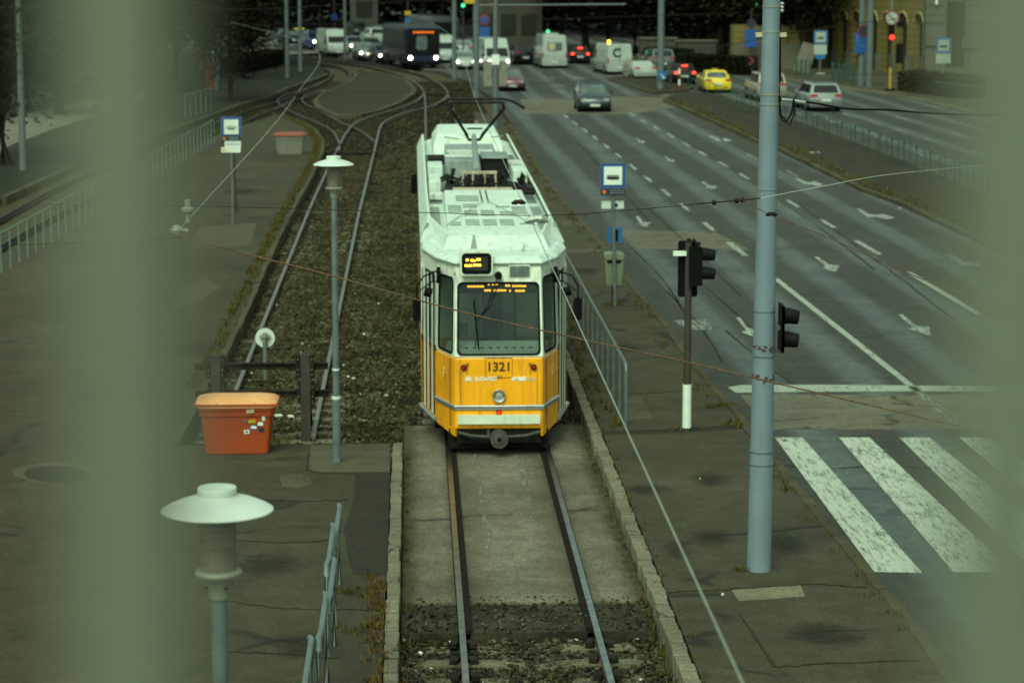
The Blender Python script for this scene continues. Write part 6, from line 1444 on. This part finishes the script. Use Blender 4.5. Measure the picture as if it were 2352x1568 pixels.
def trunk_mesh(seed, multi=False):
    r = random.Random(seed); mb = MB()
    for j in range(3 if multi else 1):
        o = (j-1)*.35 if multi else 0; mb.tube([(o,0,-.1),(o+r.uniform(-.1,.1),.05,.30),(o+r.uniform(-.15,.15),0,.62),(o+r.uniform(-.2,.2),0,1.0)],.1,9,rad=[.10,.075,.06,.045])
    for i in range(7):
        a = r.uniform(0,6.28); z = r.uniform(.5,.95); mb.tube([(0,0,z),(.45*math.cos(a),.45*math.sin(a),z+.25),(.9*math.cos(a),.9*math.sin(a),z+.65)],.03,6,rad=[.045,.03,.012])
    return mb
TM = []
for s in (1,2,3):
    o = trunk_mesh(s).build('trunk','bark',None,smooth=True); TM.append(o.data); bpy.data.objects.remove(o)
ti = 0
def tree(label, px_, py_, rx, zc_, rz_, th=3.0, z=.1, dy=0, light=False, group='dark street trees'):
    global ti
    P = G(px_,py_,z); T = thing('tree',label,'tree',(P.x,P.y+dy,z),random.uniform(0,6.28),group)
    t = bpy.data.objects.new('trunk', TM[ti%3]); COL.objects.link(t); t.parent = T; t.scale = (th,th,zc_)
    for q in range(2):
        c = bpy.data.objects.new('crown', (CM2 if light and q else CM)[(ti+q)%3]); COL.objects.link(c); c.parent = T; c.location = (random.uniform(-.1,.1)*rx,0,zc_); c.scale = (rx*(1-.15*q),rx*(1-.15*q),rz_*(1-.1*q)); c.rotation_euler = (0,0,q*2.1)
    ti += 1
tree('big dark tree with a curved trunk at the left edge',18,376,3.6,5.9,4.3,3.4,.05)
tree('dark tree with its low crown behind the leftmost pole',140,262,4.5,5.6,4.5,3,.05)
tree('dark tree behind the blurred railing bar above the pale path',265,215,4.8,5.8,4.6,3,.05)
tree('dark tree between the blurred bar and the poster kiosk',400,185,4.6,6.2,4.6,3,.05)
tree('dark twin stemmed tree just right of the poster kiosk',528,232,2.6,4.3,3.1,1.6,.05)
tree('dark tree above the short pale railing',460,140,5,6.2,5,3,.05)
tree('dark tree left of the paired poles',575,150,5,6.5,4.6,3,.05)
tree('dark tree right behind the paired poles',655,118,5,7.2,5.0,3,.05)
tree('black tree between the kiosk and the left lawn',330,140,6,7,6,3,.05)
tree('black tree at the back of the left lawn',180,160,6,7,6,3,.05)
tree('black tree far back at the left edge',40,190,6,7,6,3,.05)
names = ['above the delivery van','above the silver car','above the dark blue bus','behind the yellow sign','left of the camper van','above the camper van','above the brake lights right of the camper van','above the white panel van','left of the thick grey pole','right of the thick grey pole','above the yellow taxi','left of the blue mast','just behind the blue mast','right of the blue mast']
for (x,y,rx,zc_,rz_,lg), nme in zip([(735,70,7,9.5,7,0),(800,62,7,9,6.6,0),(925,72,7.5,9.3,6.2,0),(1020,84,7,8.5,6,1),(1285,112,5.5,8.0,5.6,1),(1350,118,5.5,7.2,5.0,0),(1400,122,6,7.0,4.9,1),(1462,126,6,6.8,4.6,0),(1535,130,5.5,6.8,4.7,1),(1605,134,5.5,6.6,4.5,0),(1670,138,5.5,6.4,4.4,0),(1735,142,5,6.4,4.5,1),(1795,150,5,6.2,4.5,0),(1838,160,3.6,6.4,3.9,1)], names):
    tree('dark leafy street tree '+nme,x,y,rx,zc_,rz_,3.4,.1,light=bool(lg))
for i, (x, y) in enumerate([(600,60),(690,52),(770,48),(850,46),(930,45),(1010,48),(1100,52),(1180,55),(1260,60),(1340,66),(1430,72),(1520,80),(1620,86),(1720,92)]):
    tree(['tall dark tree far behind the left lawn','tall dark tree far behind the paired poles','tall dark tree far behind the queue of cars','tall dark tree far behind the black car','tall dark tree far behind the bus','tall dark tree far behind the pale bus roof','tall dark tree far behind the arm mast','tall dark tree far behind the beige house','tall dark tree far behind the camper van','tall dark tree far behind the hatchback with brake lights','tall dark tree far behind the white panel van','tall dark tree far behind the thick grey pole','tall dark tree far behind the yellow taxi','tall dark tree far behind the blue mast'][i],x,y,11,8.5,9,3.5,.1)
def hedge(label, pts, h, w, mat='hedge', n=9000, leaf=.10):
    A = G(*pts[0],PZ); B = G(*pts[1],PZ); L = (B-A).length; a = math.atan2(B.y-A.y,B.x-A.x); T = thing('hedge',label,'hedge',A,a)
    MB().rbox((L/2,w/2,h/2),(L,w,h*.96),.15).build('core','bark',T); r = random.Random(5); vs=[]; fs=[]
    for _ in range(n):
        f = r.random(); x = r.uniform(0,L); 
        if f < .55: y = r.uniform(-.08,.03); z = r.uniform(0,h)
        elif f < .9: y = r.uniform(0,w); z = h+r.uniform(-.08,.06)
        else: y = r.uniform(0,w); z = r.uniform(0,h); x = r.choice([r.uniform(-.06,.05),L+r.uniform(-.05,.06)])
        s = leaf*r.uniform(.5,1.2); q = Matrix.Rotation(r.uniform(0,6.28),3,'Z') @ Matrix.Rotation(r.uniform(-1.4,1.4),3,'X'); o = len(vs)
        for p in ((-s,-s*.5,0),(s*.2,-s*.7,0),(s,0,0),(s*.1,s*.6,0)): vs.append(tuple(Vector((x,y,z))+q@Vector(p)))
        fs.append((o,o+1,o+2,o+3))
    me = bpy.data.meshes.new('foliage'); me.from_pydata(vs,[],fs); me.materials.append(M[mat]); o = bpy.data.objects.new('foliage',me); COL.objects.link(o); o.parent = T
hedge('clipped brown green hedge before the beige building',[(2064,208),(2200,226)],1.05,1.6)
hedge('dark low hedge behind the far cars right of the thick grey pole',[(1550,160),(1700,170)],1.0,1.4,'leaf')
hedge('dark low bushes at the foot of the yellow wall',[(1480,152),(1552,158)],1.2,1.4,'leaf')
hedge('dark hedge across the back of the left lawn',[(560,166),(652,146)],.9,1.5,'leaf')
# ================================================================== FOOTBRIDGE THE PHOTO IS TAKEN FROM
BR = thing('bridge_railing','blurred pale green footbridge railing bars right in front of the camera','railing',(CAM.x+.55*math.sin(YAW),.55*math.cos(YAW),6.35),-YAW)
def barx(px_): return (px_-CX)/FX*.55
sp_ = barx(2340)-barx(285)
for i in range(-7,8):
    x = barx(285)+sp_*i; MB().cyl((x,0,.08),(x,0,1.42),.0145,.0145,20).build('baluster','bridge',BR,smooth=True)
MB().box((0,0,1.45),(4.4,.07,.06)).build('top_rail','bridge',BR); MB().box((0,0,.08),(4.4,.05,.05)).build('bottom_rail','bridge',BR)
dk = MB().box((0,-.6,-.22),(14,2.9,.35)).build('footbridge_deck','deck',None); dk.location = (CAM.x,.0,6.35); dk.rotation_euler = (0,0,-YAW); dk['kind'] = 'structure'
# ================================================================== LIGHT, WORLD, CAMERA
EL, AZ = 52, 200
w = bpy.data.worlds.new('World'); sc.world = w; w.use_nodes = True; nt = w.node_tree; bg = nt.nodes['Background']
sky = nt.nodes.new('ShaderNodeTexSky'); sky.sky_type = 'NISHITA'; sky.sun_disc = False; sky.sun_elevation = math.radians(EL); sky.sun_rotation = math.radians(AZ); sky.air_density = 1.0; sky.dust_density = 4.0
hsv = nt.nodes.new('ShaderNodeHueSaturation'); hsv.inputs['Saturation'].default_value = .35; nt.links.new(sky.outputs[0], hsv.inputs['Color'])
tint = mix(nt, 1.0, hsv.outputs[0], (.78,1.0,.76), 'MULTIPLY'); nt.links.new(tint, bg.inputs['Color']); bg.inputs['Strength'].default_value = .10
sl = bpy.data.lights.new('sun','SUN'); sl.energy = 1.0; sl.angle = math.radians(25); sl.color = (.86,1.0,.76); so = bpy.data.objects.new('sun', sl); COL.objects.link(so)
sd = Vector((math.sin(math.radians(AZ))*math.cos(math.radians(EL)), math.cos(math.radians(AZ))*math.cos(math.radians(EL)), math.sin(math.radians(EL))))
so.rotation_euler = sd.to_track_quat('Z','Y').to_euler()
cd = bpy.data.cameras.new('camera'); co = bpy.data.objects.new('camera', cd); COL.objects.link(co); sc.camera = co
co.location = CAM; co.rotation_euler = Matrix((RGT, UPV, -FWD)).transposed().to_euler()
cd.sensor_width = 36; cd.lens = 36*FX/2352; cd.clip_start = .05; cd.clip_end = 3000
cd.dof.use_dof = True; cd.dof.focus_distance = 22; cd.dof.aperture_fstop = 2.8
sc.view_settings.view_transform = 'Standard'; sc.view_settings.look = 'None'; sc.view_settings.exposure = 0.97; sc.view_settings.gamma = 1
sc.cycles.use_denoising = True
sc.cycles.max_bounces = 6; sc.cycles.transparent_max_bounces = 12
